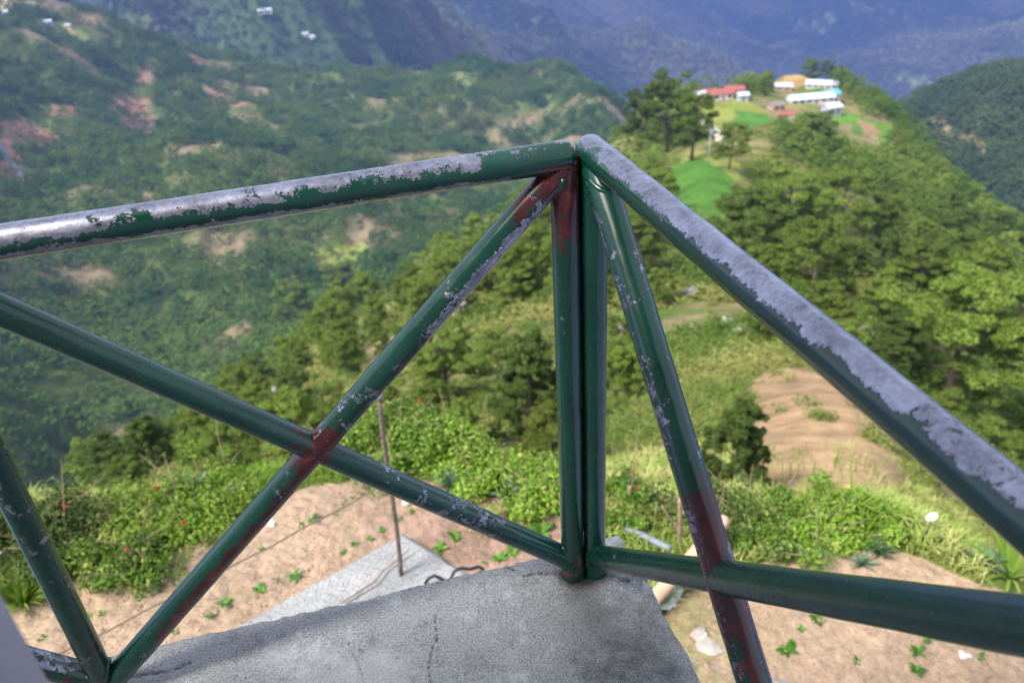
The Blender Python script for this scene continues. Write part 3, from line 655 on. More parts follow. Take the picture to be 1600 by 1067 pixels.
SHR=[(100,862,1.0,.55,'tall flowering bush with red blossoms at the left edge of the bare garden bed',M_SHD,3600,.030,9,M_RED),
 (20,860,.8,.5,'dark leafy bush at the far left behind the red-flowered one, a white bloom in it',M_SHD,2600,.03,2,M_WHITE),
 (190,905,.75,.4,'low bright leafy bush at the left corner of the bare garden bed',M_SHR,3000,.028,4,M_YEL),
 (260,820,.9,.35,'wide low bush at the back of the left bed, framed between post and brace',M_SHY,3200,.028,3,M_RED),
 (330,790,.8,.3,'low green bush by the line of stones behind the left bed',M_SHY,2400,.026,1,M_RED),
 (620,722,1.0,.75,'big tangled bush with red and yellow blossoms behind the thin fence post',M_SHR,4600,.030,7,M_RED),
 (690,735,.9,.6,'bright green bush right of the thin fence post',M_SHY,3800,.030,3,M_YEL),
 (560,722,.6,.4,'small yellowish bush left of the thin fence post',M_SHY,2200,.028,2,M_RED),
 (840,778,.9,.35,'low bright bush behind the reddish earth, left of the twin posts',M_SHY,3000,.028,1,M_YEL),
 (975,792,.5,.32,'low leafy bush just right of the twin posts above the grey pipe',M_SHR,2800,.028,3,M_RED),
 (1200,842,.7,.30,'leafy green bush right of the diagonal brace, behind the white plastic scrap',M_SHR,3400,.028,2,M_YEL),
 (1300,835,.7,.25,'bright grassy bush in the middle of the hump behind the right bed',M_SHY,3000,.026,1,M_YEL),
 (1140,815,.7,.35,'small dark bush behind the red-primed brace crossing',M_SHD,2200,.028,0,None),
 (1590,850,.9,.5,'green bush between the handrail and the lower brace at the right edge',M_SHR,2600,.03,1,M_RED),
 (740,765,.7,.3,'low bush in front of the bright green one, at the edge of reddish earth',M_SHY,2200,.026,0,None)]
for s in SHR: shrub(*s[:10])
def tuft(px,py,n,L,w,label,mat,name='leafy_plant',cat='plant',group=None,up=1.,dz=0,cup=.35):
    g=hit(px,py,2.2); root=empty(name,g,label,cat,group); rng=np.random.default_rng(int(px*3+py)); mb=MB()
    for i in range(n):
        az=rng.random()*6.28; l=L*(.6+.5*rng.random()); b=rng.uniform(.35,1.25)/up; d=np.array([math.cos(az),math.sin(az),0]); t=np.array([-d[1],d[0],0])
        pts=[d*l*b*u*.8+np.array([0,0,l*(u-b*.45*u*u)]) for u in (0,.35,.7,1)]; ww=[w*.5,w,w*.75,.001]
        V=[];
        for p,q in zip(pts,ww): V+= [p-t*q+np.array([0,0,q*cup]),p,p+t*q+np.array([0,0,q*cup])]
        Fq=[[3*k,3*k+1,3*k+4,3*k+3] for k in range(3)]+[[3*k+1,3*k+2,3*k+5,3*k+4] for k in range(3)]
        mb.add(V,[np.array(Fq)])
    mb.build('leaves',mat,root,True); return root
for (px,py,n,L,w,lab,mat) in [(1372,868,50,.14,.006,'blue-green leek-like tuft at the back of the right garden bed',M_BLUE),(1545,890,40,.17,.008,'grey-green clump of long leaves between handrail and lower brace at right',M_BLUE),
  (800,782,50,.20,.018,'blue-green leafy rosette in front of the low bush left of the twin posts',M_BLUE),(712,768,50,.20,.018,'blue-green rosette behind the left brace, nearer the fence post',M_BLUE),(300,782,40,.22,.014,'tuft of pale arching leaves beside the stones behind the left bed',M_BLUE),
  (40,948,120,.30,.007,'bright grass tuft at the far left corner of the bed',M_SHY),(60,915,90,.25,.007,'thin grass tuft above the bright one at the far left',M_SHY),(1575,905,26,.42,.010,'yellow-green plant with long strap leaves at the right edge',M_SHY),(1345,885,26,.12,.010,'small blue-green sprout in front of the leek-like tuft',M_BLUE)]:
    tuft(px,py,n,L,w,lab,mat)
SEED_L=[(555,780),(540,788),(624,809),(646,798),(597,828),(555,849),(579,840),(538,861),(489,812),(472,823),(526,801),(366,881),(410,858),(459,901),(432,909),(405,923),(354,941),(329,960),(218,933),(243,920),(140,960),(162,958),(67,997),(278,987)]
SEED_M=[(712,841),(689,857),(780,872),(759,880),(800,862),(847,833)]
SEED_R=[(1278,968),(1252,984),(1227,1016),(1239,1004),(1339,1034),(1433,1021),(1431,1046),(1450,1000),(1529,1028)]
BIG={(459,901):1.4,(405,923):1.4,(354,941):1.6,(489,812):1.3,(1278,968):1.4,(1227,1016):1.6,(1433,1021):1.2,(1431,1046):1.3,(712,841):1.5,(847,833):2.2,(780,872):1.5,(800,862):1.6,(689,857):1.4}
protos=[]
M_SEED=leafmat('seedling_leaves',(.05,.17,.012),(.10,.28,.03),(.2,.38,.06))
for i in range(4):
    rng=np.random.default_rng(60+i); mb=MB()
    for k in range(9):
        az=k*2.4+rng.random(); d=np.array([math.cos(az),math.sin(az),0]); t=np.array([-d[1],d[0],0]); l=.04*(.6+.7*rng.random()); w=l*.36; z0=.01+.02*rng.random(); up=.25+.5*rng.random()
        P=[np.array([0,0,0]),d*l*.5+[0,0,z0+up*l*.4],d*l*1.0+[0,0,z0+up*l*.7],d*l*1.6+[0,0,z0+up*l*.6]]
        V=[P[0],P[1]-t*w,P[1],P[1]+t*w,P[2]-t*w*.9,P[2]-[0,0,.003],P[2]+t*w*.9,P[3]]
        mb.add(V,[np.array([[1,2,5,4],[2,3,6,5]]),np.array([[0,2,1],[0,3,2],[4,5,7],[5,6,7]])])
    protos.append(mb.mesh('seedling',M_SEED,True))
for lst,lab,grp in ((SEED_L,'small green seedling in the sandy bed behind the wire netting, left of the fence post','seedlings in the left bed'),(SEED_M,'small green plant in the reddish earth between the lower slab and the posts','plants in the reddish earth'),(SEED_R,'small green seedling in the bare bed below the right brace','seedlings in the right bed')):
    for q,(px,py) in enumerate(lst):
        g=hit(px,py+4,2.0); o=obj('seedling',protos[q%4],label=lab,cat='seedling',group=grp); o.location=g+np.array([0,0,.0]); s=BIG.get((px,py),.8)*.54; o.scale=(s,s,s); o.rotation_euler=(0,0,q*1.3)
M_CLOD=simple('soil_clod',(.40,.27,.18),.95,.3,20,.3)
def clods():
    gx,gy,gm=SOILMASK; n=42000; th=RNG.uniform(-.8,.8,n); r=np.exp(RNG.uniform(math.log(2.2),math.log(7.5),n)); x=r*np.sin(th);y=r*np.cos(th)
    wx=x+.10*fbm(x*3,y*3,4,3); wy=y+.10*fbm(x*3+9,y*3,4,6); ms=np.zeros(x.shape,bool)
    for q in SP: ms|=inpoly(wx,wy,q)
    ms&=fbm(x*1.7,y*1.7,3,66)>-.12
    x,y=x[ms],y[ms]; n=len(x); z=terrain(x,y)+.022*ridged(x*5,y*5,4,50)
    s=.004+.014*RNG.random(n)**4
    O=np.array([[1,0,0],[0,1,0],[-1,0,0],[0,-1,0],[0,0,1],[0,0,-1.]]); V=(O[None]*(1+.5*RNG.normal(size=(n,6,1))*.6)*s[:,None,None])*np.array([1,1,.65])+np.stack([x,y,z],-1)[:,None]
    T=np.array([[0,1,4],[1,2,4],[2,3,4],[3,0,4],[1,0,5],[2,1,5],[3,2,5],[0,3,5]]); Fc=(T[None]+(np.arange(n)*6)[:,None,None]).reshape(-1,3)
    obj('soil_crumbs',mesh_np('soil_crumbs',V.reshape(-1,3),[Fc],M_CLOD),label='crumbs and pebbles of earth strewn over the bare beds',cat='gravel',kind='stuff')
clods()
# calla lily
def lily(px,py,label,s=1.):
    g=hit(px,py,2.3); root=empty('lily_flower',g,label,'flower'); s*=.62; mb=MB(); mb.tube([[0,0,0],[.01,0,.12*s],[.02,.01,.24*s]],.005,6); mb.build('stem',M_STEM,root,True)
    n=14; V=[];
    for k,(rad,zz) in enumerate([(.004,.23),(.014,.26),(.034,.29),(.044,.30)]):
        for a in range(n):
            t=a*2*PI/n; V.append([.02+rad*math.cos(t)*s,.01+rad*math.sin(t)*s,(zz+(.03*math.cos(t) if k>1 else 0))*s])
    Fq=[[k*n+a,k*n+(a+1)%n,(k+1)*n+(a+1)%n,(k+1)*n+a] for k in range(3) for a in range(n)]
    mb=MB(); mb.add(V,[np.array(Fq)]); mb.build('petal',M_WHITE,root,True); mb=MB(); mb.tube([[.02,.01,.24*s],[.02,.01,.29*s]],.006*s,6); mb.build('spadix',M_YEL,root,True)
lily(1440,850,'white trumpet-shaped flower standing in the grass at right, between handrail and lower brace',1.1)
lily(8,905,'white bloom at the extreme left among dark leaves',1.)
# ------------------------------------------------------------------ garden furniture and litter
def P3(px,py,z): 
    d=ray(px,py); t=(z-CH)/d[2]; return CAM+d*t
def onray(px,py,P0):   # point above P0 (same plan position) seen at py
    h=math.hypot(P0[0],P0[1]); d=ray(px,py); return np.array([P0[0],P0[1],CH+d[2]/math.hypot(d[0],d[1])*h])
M_LS=concmat('pale_lower_concrete',(.36,.36,.355),(.50,.49,.47),(.24,.24,.24),.45)
ZS=-2.50
ap=P3(628,833,ZS)[:2]; rt=P3(716,886,ZS)[:2]; lf=P3(371,977,ZS)[:2]; ur=(rt-ap); ul=(lf-ap); R2=ap+ur*1.9; L2=ap+ul*1.35; Q2=R2+L2-ap
def slabgrid(A,Bv,Cv,z0,z1,name,mat,parent=None,**kw):
    n=60; u,v=np.meshgrid(np.linspace(0,1,n),np.linspace(0,1,n)); P=A[None,None]+u[...,None]*(Bv-A)+v[...,None]*(Cv-A)
    z=z1+.006*fbm(P[...,0]*6,P[...,1]*6,4,3); e=np.minimum(np.minimum(u,1-u),np.minimum(v,1-v)); z=z-.012*(e<.001)
    P=P+.012*fbm(P[...,0]*9,P[...,1]*9,3,9)[...,None]*(e<.001)[...,None]
    V=np.concatenate([P,z[...,None]],-1).reshape(-1,3); i=np.arange(n-1)[:,None]*n;j=np.arange(n-1)[None]
    Fq=np.stack([i+j,i+j+1,i+n+j+1,i+n+j],-1).reshape(-1,4)
    ring=np.concatenate([np.arange(n),np.arange(1,n)*n+n-1,(n-1)*n+np.arange(n-1)[::-1],np.arange(1,n-1)[::-1]*n]); lo=V[ring].copy(); lo[:,2]=z0; m=len(ring); b=len(V)
    Fs=np.stack([ring,b+np.arange(m),b+(np.arange(m)+1)%m,np.roll(ring,-1)],-1)
    VV=np.concatenate([V,lo]); me=mesh_np(name,VV,[Fq,Fs],mat,True,attrs={'darken':np.zeros(len(VV)),'pale':np.zeros(len(VV))}); return obj(name,me,parent,**kw)
slabgrid(ap,R2,L2,-2.75,ZS,'concrete_footing',M_LS,label='pale concrete slab lying low at the garden corner under the thin fence post',cat='slab')
M_RUST=simple('rusty_iron',(.20,.145,.11),.8,.4,30,.3); M_WIRE=simple('galvanised_wire',(.22,.24,.28),.5,.2,30,0,.4); M_WOOD=simple('weathered_wood',(.34,.24,.16),.9,.35,14,.4); M_PVC=simple('grey_plastic_pipe',(.22,.24,.29),.5,.15,8,.1); M_BAMB=simple('pale_peeled_wood',(.62,.42,.28),.7,.18,7,.15); M_BLK=simple('black_rubber',(.02,.02,.022),.5,.2); M_PLAS=simple('white_plastic_film',(.72,.74,.76),.35,.1,12,.2); M_STONE=simple('pale_stone',(.46,.42,.37),.9,.3,9,.5); M_ROCK=simple('grey_rock',(.27,.25,.25),.95,.45,1.2,.8)
p0=P3(627,898,ZS); top=onray(593,620,p0)
# post leans slightly : move the top in plan to meet its pixel column
d=ray(593,620); hb=math.hypot(p0[0],p0[1]); hd=math.hypot(d[0],d[1]); top=CAM+d*(hb/hd)
root=empty('fence_post',p0,'thin rusty fence stake with a grey cap standing on the low concrete slab','fence post')
mb=MB(); u=np.linspace(0,1,14); mb.tube([ (top-p0)*q+np.array([.006*math.sin(q*6),0,0]) for q in u],.013,8); mb.build('stake',M_RUST,root,True)
mb=MB(); mb.tube([(top-p0)*.985,(top-p0)*1.012],.0165,8); mb.build('cap',M_WIRE,root,True)
Pw=p0+(top-p0)*.56; zl=Pw[2]; pl=P3(94,1014,zl); dirw=(pl-Pw); far=Pw+dirw*1.5
root=empty('wire_fence',(Pw+far)/2*np.array([1,1,0])+np.array([0,0,-2.6]),'slack wire netting with a rusty line wire in front of the left garden bed','fence'); o0=np.array(root.location)
mb=MB(); mb.tube([Pw+(far-Pw)*q+np.array([0,0,-.03*math.sin(PI*q)+.004*math.sin(q*40)])-o0 for q in np.linspace(-.06,1,50)],.0042,6); mb.build('line_wire',M_RUST,root,True)
mb=MB(); Ln=np.linalg.norm(far-Pw); ax=(far-Pw)/Ln; nc=int(Ln/.058); H0,H1=-2.58,zl+.13
for c in range(nc):
    s0=c*.058; pts=[]; rows=17
    for k in range(rows+1):
        s=s0+(.029 if (k)%2 else -.029)*1.0; zz=H0+(H1-H0+.06*math.sin(s0*3.1)+.03*math.sin(s0*7.7))*k/rows
        q=Pw+ax*s; off=.05*math.sin(s0*4+k*.3)+.03*math.sin(k*.8+s0*9); pts.append([q[0]-ax[1]*off+random.gauss(0,.003),q[1]+ax[0]*off+random.gauss(0,.003),zz])
    mb.tube(np.array(pts)-o0,.0014,3,False)
mb.build('netting',M_WIRE,root)
mb=MB(); mb.tube([P3(x_,y_,z_)-o0 for x_,y_,z_ in ((640,857,-2.44),(622,873,-2.46),(600,890,-2.47),(585,908,-2.46),(560,925,-2.47),(535,940,-2.47))],[.003,.006,.006,.007,.007,.006],6)
tw=mb.build('twig',M_WOOD,None,True); tw.location=o0; tag(tw,'thin brown twig lying across the low concrete slab by the fence stake','twig')
def rod(name,pts,r,mat,label,cat,parts=None):
    P=np.array(pts); root=empty(name,P[0],label,cat); mb=MB(); n=16; u=np.linspace(0,1,n); Q=np.stack([np.interp(u,np.linspace(0,1,len(P)),P[:,k]) for k in range(3)],1)-P[0]
    mb.tube(Q,r,12); me=mb.mesh(name,mat,True); bpy.data.objects.remove(root); o=obj(name,me,label=label,cat=cat); o.location=P[0]; return o
rod('plastic_pipe',[P3(978,824,-2.53),P3(1048,858,-2.53)],.024,M_PVC,'short length of grey pipe lying in the grass right of the twin posts','pipe')
rod('wooden_pole',[P3(1010,948,-2.45),P3(1134,810,-2.25)],np.linspace(.042,.034,16),M_BAMB,'pale peeled wooden pole poking out behind the red-primed brace','pole')
g=hit(1062,856,2.3); rod('wooden_stake',[g,onray(1053,778,g)+np.array([-.02,0,0])],.014,M_WOOD,'crooked brown stake in the grass between the grey pipe and the brace','stake')
g=hit(1072,850,2.3); rod('wooden_stake',[g,onray(1066,790,g)+np.array([-.16,0.02,0])],.007,M_WOOD,'thin stick leaning on the crooked brown stake','stick')
g=hit(983,800,2.3); rod('wooden_stake',[g,onray(986,760,g)],.012,M_WOOD,'short wooden stub in the grass just right of the twin posts','stake')
rod('cable',[P3(1068,1026,-2.585),P3(1100,1038,-2.58),P3(1150,1050,-2.585),P3(1215,1062,-2.58),P3(1290,1085,-2.585)],.006,M_PVC,'grey cable on the bare soil beside the deck edge at lower right','cable')
mb=MB(); hp_=[P3(*q) for q in ((664,912,-2.47),(670,903,-2.44),(679,899,-2.42),(688,903,-2.44),(697,908,-2.47),(705,903,-2.46),(709,893,-2.43),(720,887,-2.42),(734,889,-2.44),(748,885,-2.47),(756,890,-2.49))]
o0=hp_[0]; mb.tube(np.array(hp_)-o0,.010,8); o=mb.build('rubber_hose',M_BLK,None,True); o.location=o0; tag(o,'black rubber hose curling over the corner of the low slab behind the deck edge','hose')
def blob(name,px,py,size,mat,label,cat,z=None,seed=1,flat=.55,rough=.35,group=None,rmin=2.2):
    g=hit(px,py,rmin) if z is None else P3(px,py,z); rng=np.random.default_rng(seed); n=14;m=9; V=[]
    for i in range(m+1):
        t=PI*i/m
        for j in range(n):
            a=2*PI*j/n; d=np.array([math.sin(t)*math.cos(a),math.sin(t)*math.sin(a),math.cos(t)]); k=1+rough*float(fbm(np.array([d[0]*1.6+seed*3.1]),np.array([d[1]*1.6+d[2]*1.3+seed]),3,seed)[0])*1.5
            V.append(d*k*np.array([size[0],size[1],size[2]])/2)
    Fq=[[i*n+j,(i+1)*n+j,(i+1)*n+(j+1)%n,i*n+(j+1)%n] for i in range(m) for j in range(n)]
    me=mesh_np(name,V,[np.array(Fq)],mat,False); o=obj(name,me,label=label,cat=cat,group=group); o.location=g+np.array([0,0,size[2]*.2]); o.rotation_euler=(0,0,seed*1.1); return o
blob('plastic_bag',1262,864,(.16,.10,.05),M_PLAS,'crumpled white plastic scrap at the back of the right bed, beside the leafy bush','rubbish',seed=3,rough=.9)
blob('plastic_bag',1040,932,(.26,.20,.07),M_PLAS,'pale crumpled plastic sheet just off the right edge of the deck','rubbish',seed=5,rough=.8)
blob('plastic_bag',426,820,(.05,.05,.03),M_PLAS,'tiny white scrap at the upper edge of the left bed','rubbish',seed=6,rough=.9)
blob('plastic_bag',1505,1027,(.05,.05,.02),M_PLAS,'tiny white scrap on the right bed near its seedlings','rubbish',seed=8,rough=.9)
blob('stone',1107,1012,(.16,.11,.04),M_STONE,'flat pale stone on the soil by the lower right deck edge','stone',seed=11)
blob('stone',1092,996,(.10,.08,.05),M_STONE,'rounded stone just behind the flat pale one by the deck edge','stone',seed=12)
for q,(px,py,s) in enumerate([(363,772,.15),(345,778,.10),(330,784,.09),(287,792,.10),(270,797,.12),(252,800,.09),(235,806,.10),(205,818,.10),(635,787,.07),(603,770,.06)]):
    blob('stone',px,py,(s,s*.8,s*.55),M_STONE,'pale stone in the row edging the back of the left bed' if q<8 else 'small pale stone at the foot of the bush behind the brace','stone',seed=20+q,group='stones edging the left bed' if q<8 else 'small stones behind the brace')
# mid-distance rocks
for q,(px,py,w,h,mt,lab) in enumerate([(440,640,1.9,3.4,M_ROCK,'grey upright crag on the left spur, in the gap between the crossed pipes'),(722,500,2.6,2.4,M_STONE,'pale pinkish rock face under the left diagonal brace'),(690,605,1.6,1.2,M_STONE,'small pale rock among pines lower down the hollow'),(972,525,1.2,1.2,M_ROCK,'grey boulder just right of the twin posts'),
   (1135,508,1.1,.6,M_STONE,'left one of the white rocks on the crest under the right handrail'),(1165,527,1.4,.7,M_STONE,'largest of the white rocks on the crest under the right handrail'),(1180,520,.6,.4,M_PLAS,'small bright white rock next to the largest one on the crest'),(1075,470,1.4,1.6,M_ROCK,'grey rock on the brown bank below the lower green field'),(590,510,3.0,3.5,M_ROCK,'dark rocky bank among the pines on the left spur')]):
    g=hit(px,py,9); s=1.; blob('rock',px,py,(w,w*.8,h),mt,lab,'rock',seed=40+q,rough=.8,rmin=9)
# dead whitish tree
g=hit(1305,365,9); root=empty('dead_tree',g,'whitish bare dead tree standing in the forest right of the green fields','tree'); rng=np.random.default_rng(5); dd=project(g)[2]; hh=62*dd/F
mb=MB(); mb.tube([[0,0,-.2],[.1,0,hh*.4],[0,.1,hh*.75]],[hh*.035,hh*.028,hh*.018],7); mb.build('trunk',M_BARKP,root,True)
mb=MB()
for k in range(16):
    a=k*2.4; z0=hh*(.4+.35*rng.random()); d=np.array([math.cos(a),math.sin(a),.5+.5*rng.random()])*hh*.33; mb.tube([[0,0,z0],d*.5+[0,0,z0],d+[0,0,z0+hh*.03]],[hh*.015,hh*.01,hh*.004],5)
mb.build('branches',M_BARKP,root,True)
# ------------------------------------------------------------------ village
def wallmat(n,c): return simple(n,c,.8,.12,1.5,.05)
M_RW=wallmat('white_wall',(.72,.70,.68)); M_LV=wallmat('lavender_wall',(.50,.50,.66)); M_TANW=wallmat('tan_wall',(.55,.42,.33)); M_RR=simple('red_roof_sheet',(.36,.11,.085),.6,.25,2,.1); M_GRF=simple('pale_roof_sheet',(.62,.66,.72),.45,.15,1,.1); M_BLU=simple('turquoise_roof_sheet',(.12,.42,.48),.5,.1,2,.1); M_WIN=simple('dark_window',(.03,.035,.045),.2,.1); M_BRR=simple('brown_roof_sheet',(.28,.2,.17),.7,.2,2,.1)
def house(px,py,w,d,h,rz,wm,rm,label,cat='house',pitch=.35,nwin=3,name='house',rmin=100,dz=0):
    k_=.85 if rmin<200 else .7
    w*=k_; h*=k_; d*=k_
    g=hit(px,py,rmin); root=empty(name,g+np.array([0,0,dz]),label,cat,rz=rz)
    mb=MB(); mb.box((0,0,h/2-1),(w,d,h+2)); 
    rh=d*.5*pitch
    V=[[-w/2,-d/2,h],[-w/2,d/2,h],[-w/2,0,h+rh*.97],[w/2,-d/2,h],[w/2,d/2,h],[w/2,0,h+rh*.97]]; mb.add(V,[np.array([[0,2,1],[3,4,5]])]); mb.build('wall',wm,root)
    mb=MB(); e=.45; x=w/2+e; y=d/2+e; zz=h-e*pitch; t=.14
    V=[[-x,-y,zz],[-x,0,h+rh],[x,0,h+rh],[x,-y,zz],[-x,y,zz],[x,y,zz]]; V=V+[[a,b,c+t] for a,b,c in V]
    Fq=[[0,3,2,1],[1,2,5,4],[6,7,8,9],[7,10,11,8],[0,6,9,3],[4,5,11,10],[0,1,7,6],[1,4,10,7],[3,9,8,2],[2,8,11,5]]
    mb.add(V,[np.array(Fq)]); mb.build('roof',rm,root)
    for k in range(nwin):
        xx=-w/2+w*(k+.5)/nwin
        mb=MB()
        if k==nwin//2: mb.box((xx,-d/2-.03,1.0),(.9,.08,2.0)); mb.build('door',M_BRR,root)
        else: mb.box((xx,-d/2-.03,1.6),(min(1.3,w/nwin*.5),.08,1.1)); mb.build('window',M_WIN,root)
    return root
house(1103,155,8,6,3.2,.15,M_RW,M_RR,'white house with red roof at the left end of the village row')
house(1127,155,8.5,6,3.4,.05,M_RW,M_RR,'white house with red roof, second from the left in the village row')
house(1146,153,8,6,4.4,-.1,M_TANW,M_RR,'tallest red-roofed house at the right end of the village row')
house(1160,158,4,4,3,.0,M_LV,M_GRF,'small lavender shed right of the tallest red-roofed house',nwin=1)
house(1093,157,3.5,4,3,.1,M_RW,M_GRF,'small white shed left of the red-roofed houses',nwin=1)
house(1265,160,19,7,2.6,.06,M_RW,M_GRF,'long greenhouse with pale bluish roof below the tan hilltop field','greenhouse',.3,6,'greenhouse')
house(1284,137,14,7,2.4,-.35,M_RW,M_GRF,'pale-roofed greenhouse at the top right of the tan hilltop field','greenhouse',.3,5,'greenhouse')
house(1296,158,6,6,3.8,.2,M_RW,M_BLU,'white building with turquoise roof at the right end of the long greenhouse',nwin=2)
house(1298,178,6,5,3.2,.3,M_LV,M_GRF,'small lavender house below the turquoise-roofed building',nwin=2)
house(1222,141,8,5,2.4,-.2,M_TANW,M_GRF,'grey-roofed shed at the left end of the tan hilltop field','shed',.3,2,'shed')
house(1290,125,4,4,2.8,.1,M_TANW,M_RR,'small red-roofed hut behind the upper greenhouse','hut',.4,1,'hut')
house(1212,172,6,4,2.2,.4,M_TANW,M_BRR,'low brown-roofed shed among scrap left of the round dark tree','shed',.3,2,'shed')
#house(1322,192,4,3.5,2.4,.2,M_LV,M_GRF,'tiny bluish hut on the green field below the village','hut',.3,1,'hut')
house(1228,186,5,4,2.2,-.3,M_RW,M_RR,'low red-roofed shed just above the round dark tree','shed',.3,1,'shed')
house(76,40,14,10,7,.3,M_LV,M_GRF,'pale blue house on the upper left mountain terraces',rmin=700,nwin=3)
house(108,44,12,8,5,-.2,M_TANW,M_GRF,'tan house right of the pale blue one on the upper left terraces',rmin=700,nwin=3)
house(415,22,34,14,8,.2,M_RW,M_GRF,'long white roof high on the far ridge at the top of the view',rmin=900,nwin=4)
house(478,58,16,10,6,.1,M_RW,M_GRF,'left white house on the far blue-green slope at the top',rmin=900,nwin=3)
house(489,60,14,10,6,-.3,M_RW,M_GRF,'right white house on the far blue-green slope at the top',rmin=900,nwin=3)
house(6,26,20,12,6,.1,M_RW,M_GRF,'pale building on the sunlit shoulder in the top left corner',rmin=700,nwin=3)
# white path and the mountain road as ribbons on the ground
def ribbon(name,pix,width,mat,rmin,lift=.25,kind='structure',**kw):
    P=np.array([hit(px,py,rmin) for px,py in pix]); u=np.linspace(0,len(P)-1,len(P)*8); Q=np.stack([np.interp(u,np.arange(len(P)),P[:,k]) for k in range(3)],1)
    t=np.gradient(Q[:,:2],axis=0); t/=np.linalg.norm(t,axis=1)[:,None]; s=np.stack([-t[:,1],t[:,0]],1)*width/2
    V=[];
    for sg in (-1,-.33,.33,1):
        q=Q[:,:2]+s*sg; V.append(np.c_[q,terrain(q[:,0],q[:,1])+lift])
    V=np.stack(V,1).reshape(-1,3); m=len(Q); i=np.arange(m-1)[:,None]*4; j=np.arange(3)[None]; Fq=np.stack([i+j,i+j+1,i+5+j,i+4+j],-1).reshape(-1,4)
    return obj(name,mesh_np(name,V,[Fq],mat,True),kind=kind,**kw)
M_PATH=simple('pale_concrete_path',(.60,.57,.50),.9,.15,1,.1); M_ROAD=simple('grey_mountain_road',(.27,.28,.33),.9,.15,.1,.1)
ribbon('path',[(1092,190),(1105,198),(1122,210),(1128,228)],2.6,M_PATH,120)
ribbon('road',[(-12,205),(0,228),(12,248),(28,268),(38,280)],5,M_ROAD,300,.6)
# utility pole by the path
g=hit(1106,262,100); root=empty('utility_pole',g,'slim pale utility pole beside the lower green field','pole'); mb=MB(); mb.tube([[0,0,-.3],[0,0,8.2]],[.08,.05],8); mb.build('shaft',M_LV,root,True); mb=MB(); mb.box((0,0,7.6),(1.6,.12,.12)); mb.build('crossarm',M_BARKP,root)
# blurred pale post next to the viewer
d=ray(-92,1010); pc=CAM+d*.62; root=empty('verandah_post',(pc[0],pc[1],0),'blurred pale smooth post in the bottom left corner, very near the viewer','post')
mb=MB(); mb.tube([[0,0,.02],[0,0,.6],[0,0,1.25]],.037,32); mb.build('shaft',simple('pale_pinkish_enamel',(.30,.265,.29),.45,.05,4,.05),root,True); mb=MB(); mb.tube([[0,0,0],[0,0,.012]],.07,24); mb.build('base_plate',M_WIRE,root,True)
# ------------------------------------------------------------------ haze
zmin,zmax=1e9,-1e9
for o in sc.objects:
    if o.type=='MESH' and o.name.startswith(('terrain','far_','valley_')):
        a=np.empty(len(o.data.vertices)*3,np.float32); o.data.vertices.foreach_get('co',a); zmin=min(zmin,a[2::3].min()); zmax=max(zmax,a[2::3].max())
zmax=max(zmax,3.)
hz=bpy.data.materials.new('blue_air'); hz.use_nodes=True; nt=hz.node_tree; nt.nodes.remove(nt.nodes['Principled BSDF']); pv=nt.nodes.new('ShaderNodeVolumePrincipled'); nt.links.new(pv.outputs[0],nt.nodes['Material Output'].inputs['Volume'])
pv.inputs['Color'].default_value=(.27,.40,1,1); pv.inputs['Density'].default_value=.00014; pv.inputs['Anisotropy'].default_value=.0
mb=MB(); mb.box((0,0,(zmin-1+zmax+2)/2),(24000,24000,zmax+2-(zmin-1))); o=mb.build('haze',hz,None,kind='stuff')
# ------------------------------------------------------------------ railings
b1=np.array([.0969,1.2553,0]); b2=np.array([.1423,1.2621,0]); a1,a2=3.3715,-1.2821
d1=np.array([math.cos(a1),math.sin(a1),0]); d2=np.array([math.cos(a2),math.sin(a2),0]); Z=np.array([0,0,1.])
HT=.925; L1=.926; RA,RD,RT_=.0229,.0242,.0243
def pipe(name,a,b,R,parent,wear,red,bow=0,n=40,capA=0,capB=0,part_label=None):
    a=np.array(a,float);b=np.array(b,float); Ln=np.linalg.norm(b-a); m=max(8,int(Ln/.009)); ax=(b-a)/Ln
    u=np.linspace(0,1,m); s=list(u*Ln); rr=[R]*m
    def dome(): return [(R*math.sin(t),R*math.cos(t)) for t in np.linspace(0,PI/2*.96,7)]
    pre=[];post=[]
    if capA:
        for o,q in dome()[::-1][:-1]: pre.append((-o*capA,q))
    if capB:
        for o,q in dome()[1:]: post.append((Ln+o*capB,q))
    S=np.array([p[0] for p in pre]+s+[p[0] for p in post]); Rr=np.array([p[1] for p in pre]+rr+[p[1] for p in post])
    P=a+S[:,None]*ax+Z*(bow*np.sin(np.clip(S/Ln,0,1)*PI))[:,None]
    V,Fq,_=tube_np(P,Rr,n)
    V=V+0
    nn=len(S); Vn=V.reshape(nn,n,3)-P[:,None,:]; Vn/=np.linalg.norm(Vn,axis=2)[:,:,None]+1e-9
    # slight dents
    dv=.0005*fbm(S[:,None]*18+np.arange(n)[None,:]*.0+Vn[:,:,0]*1.3,Vn[:,:,2]*1.3+Vn[:,:,1],3,int(abs(a[0]*100))+3)
    V=(V.reshape(nn,n,3)+Vn*dv[:,:,None]*2).reshape(-1,3)
    W=wear(V,Vn.reshape(-1,3),np.repeat(S,n)); Rd=red(V,Vn.reshape(-1,3),np.repeat(S,n))
    m_=MB(); m_.add(V,[Fq]); mm=len(V)
    m_.F.setdefault(3,[]).append(np.array([[0,i+1,i] for i in range(1,n-1)])); m_.F[3].append(np.array([[0,i,i+1] for i in range(1,n-1)])+mm-n)
    me=m_.mesh(name,M_RAIL,True,attrs={'wear':W,'redness':Rd})
    o=obj(name,me,parent); 
    if part_label: o['label']=part_label
    return o
def near(V,p,r): return np.exp(-((np.linalg.norm(V-np.array(p),axis=1)/r)**2))
def K(v): return lambda V,N,S: np.full(len(V),v)
cA=b1+d1*L1*.5+Z*.49; cC=b2+d2*.44+Z*.47
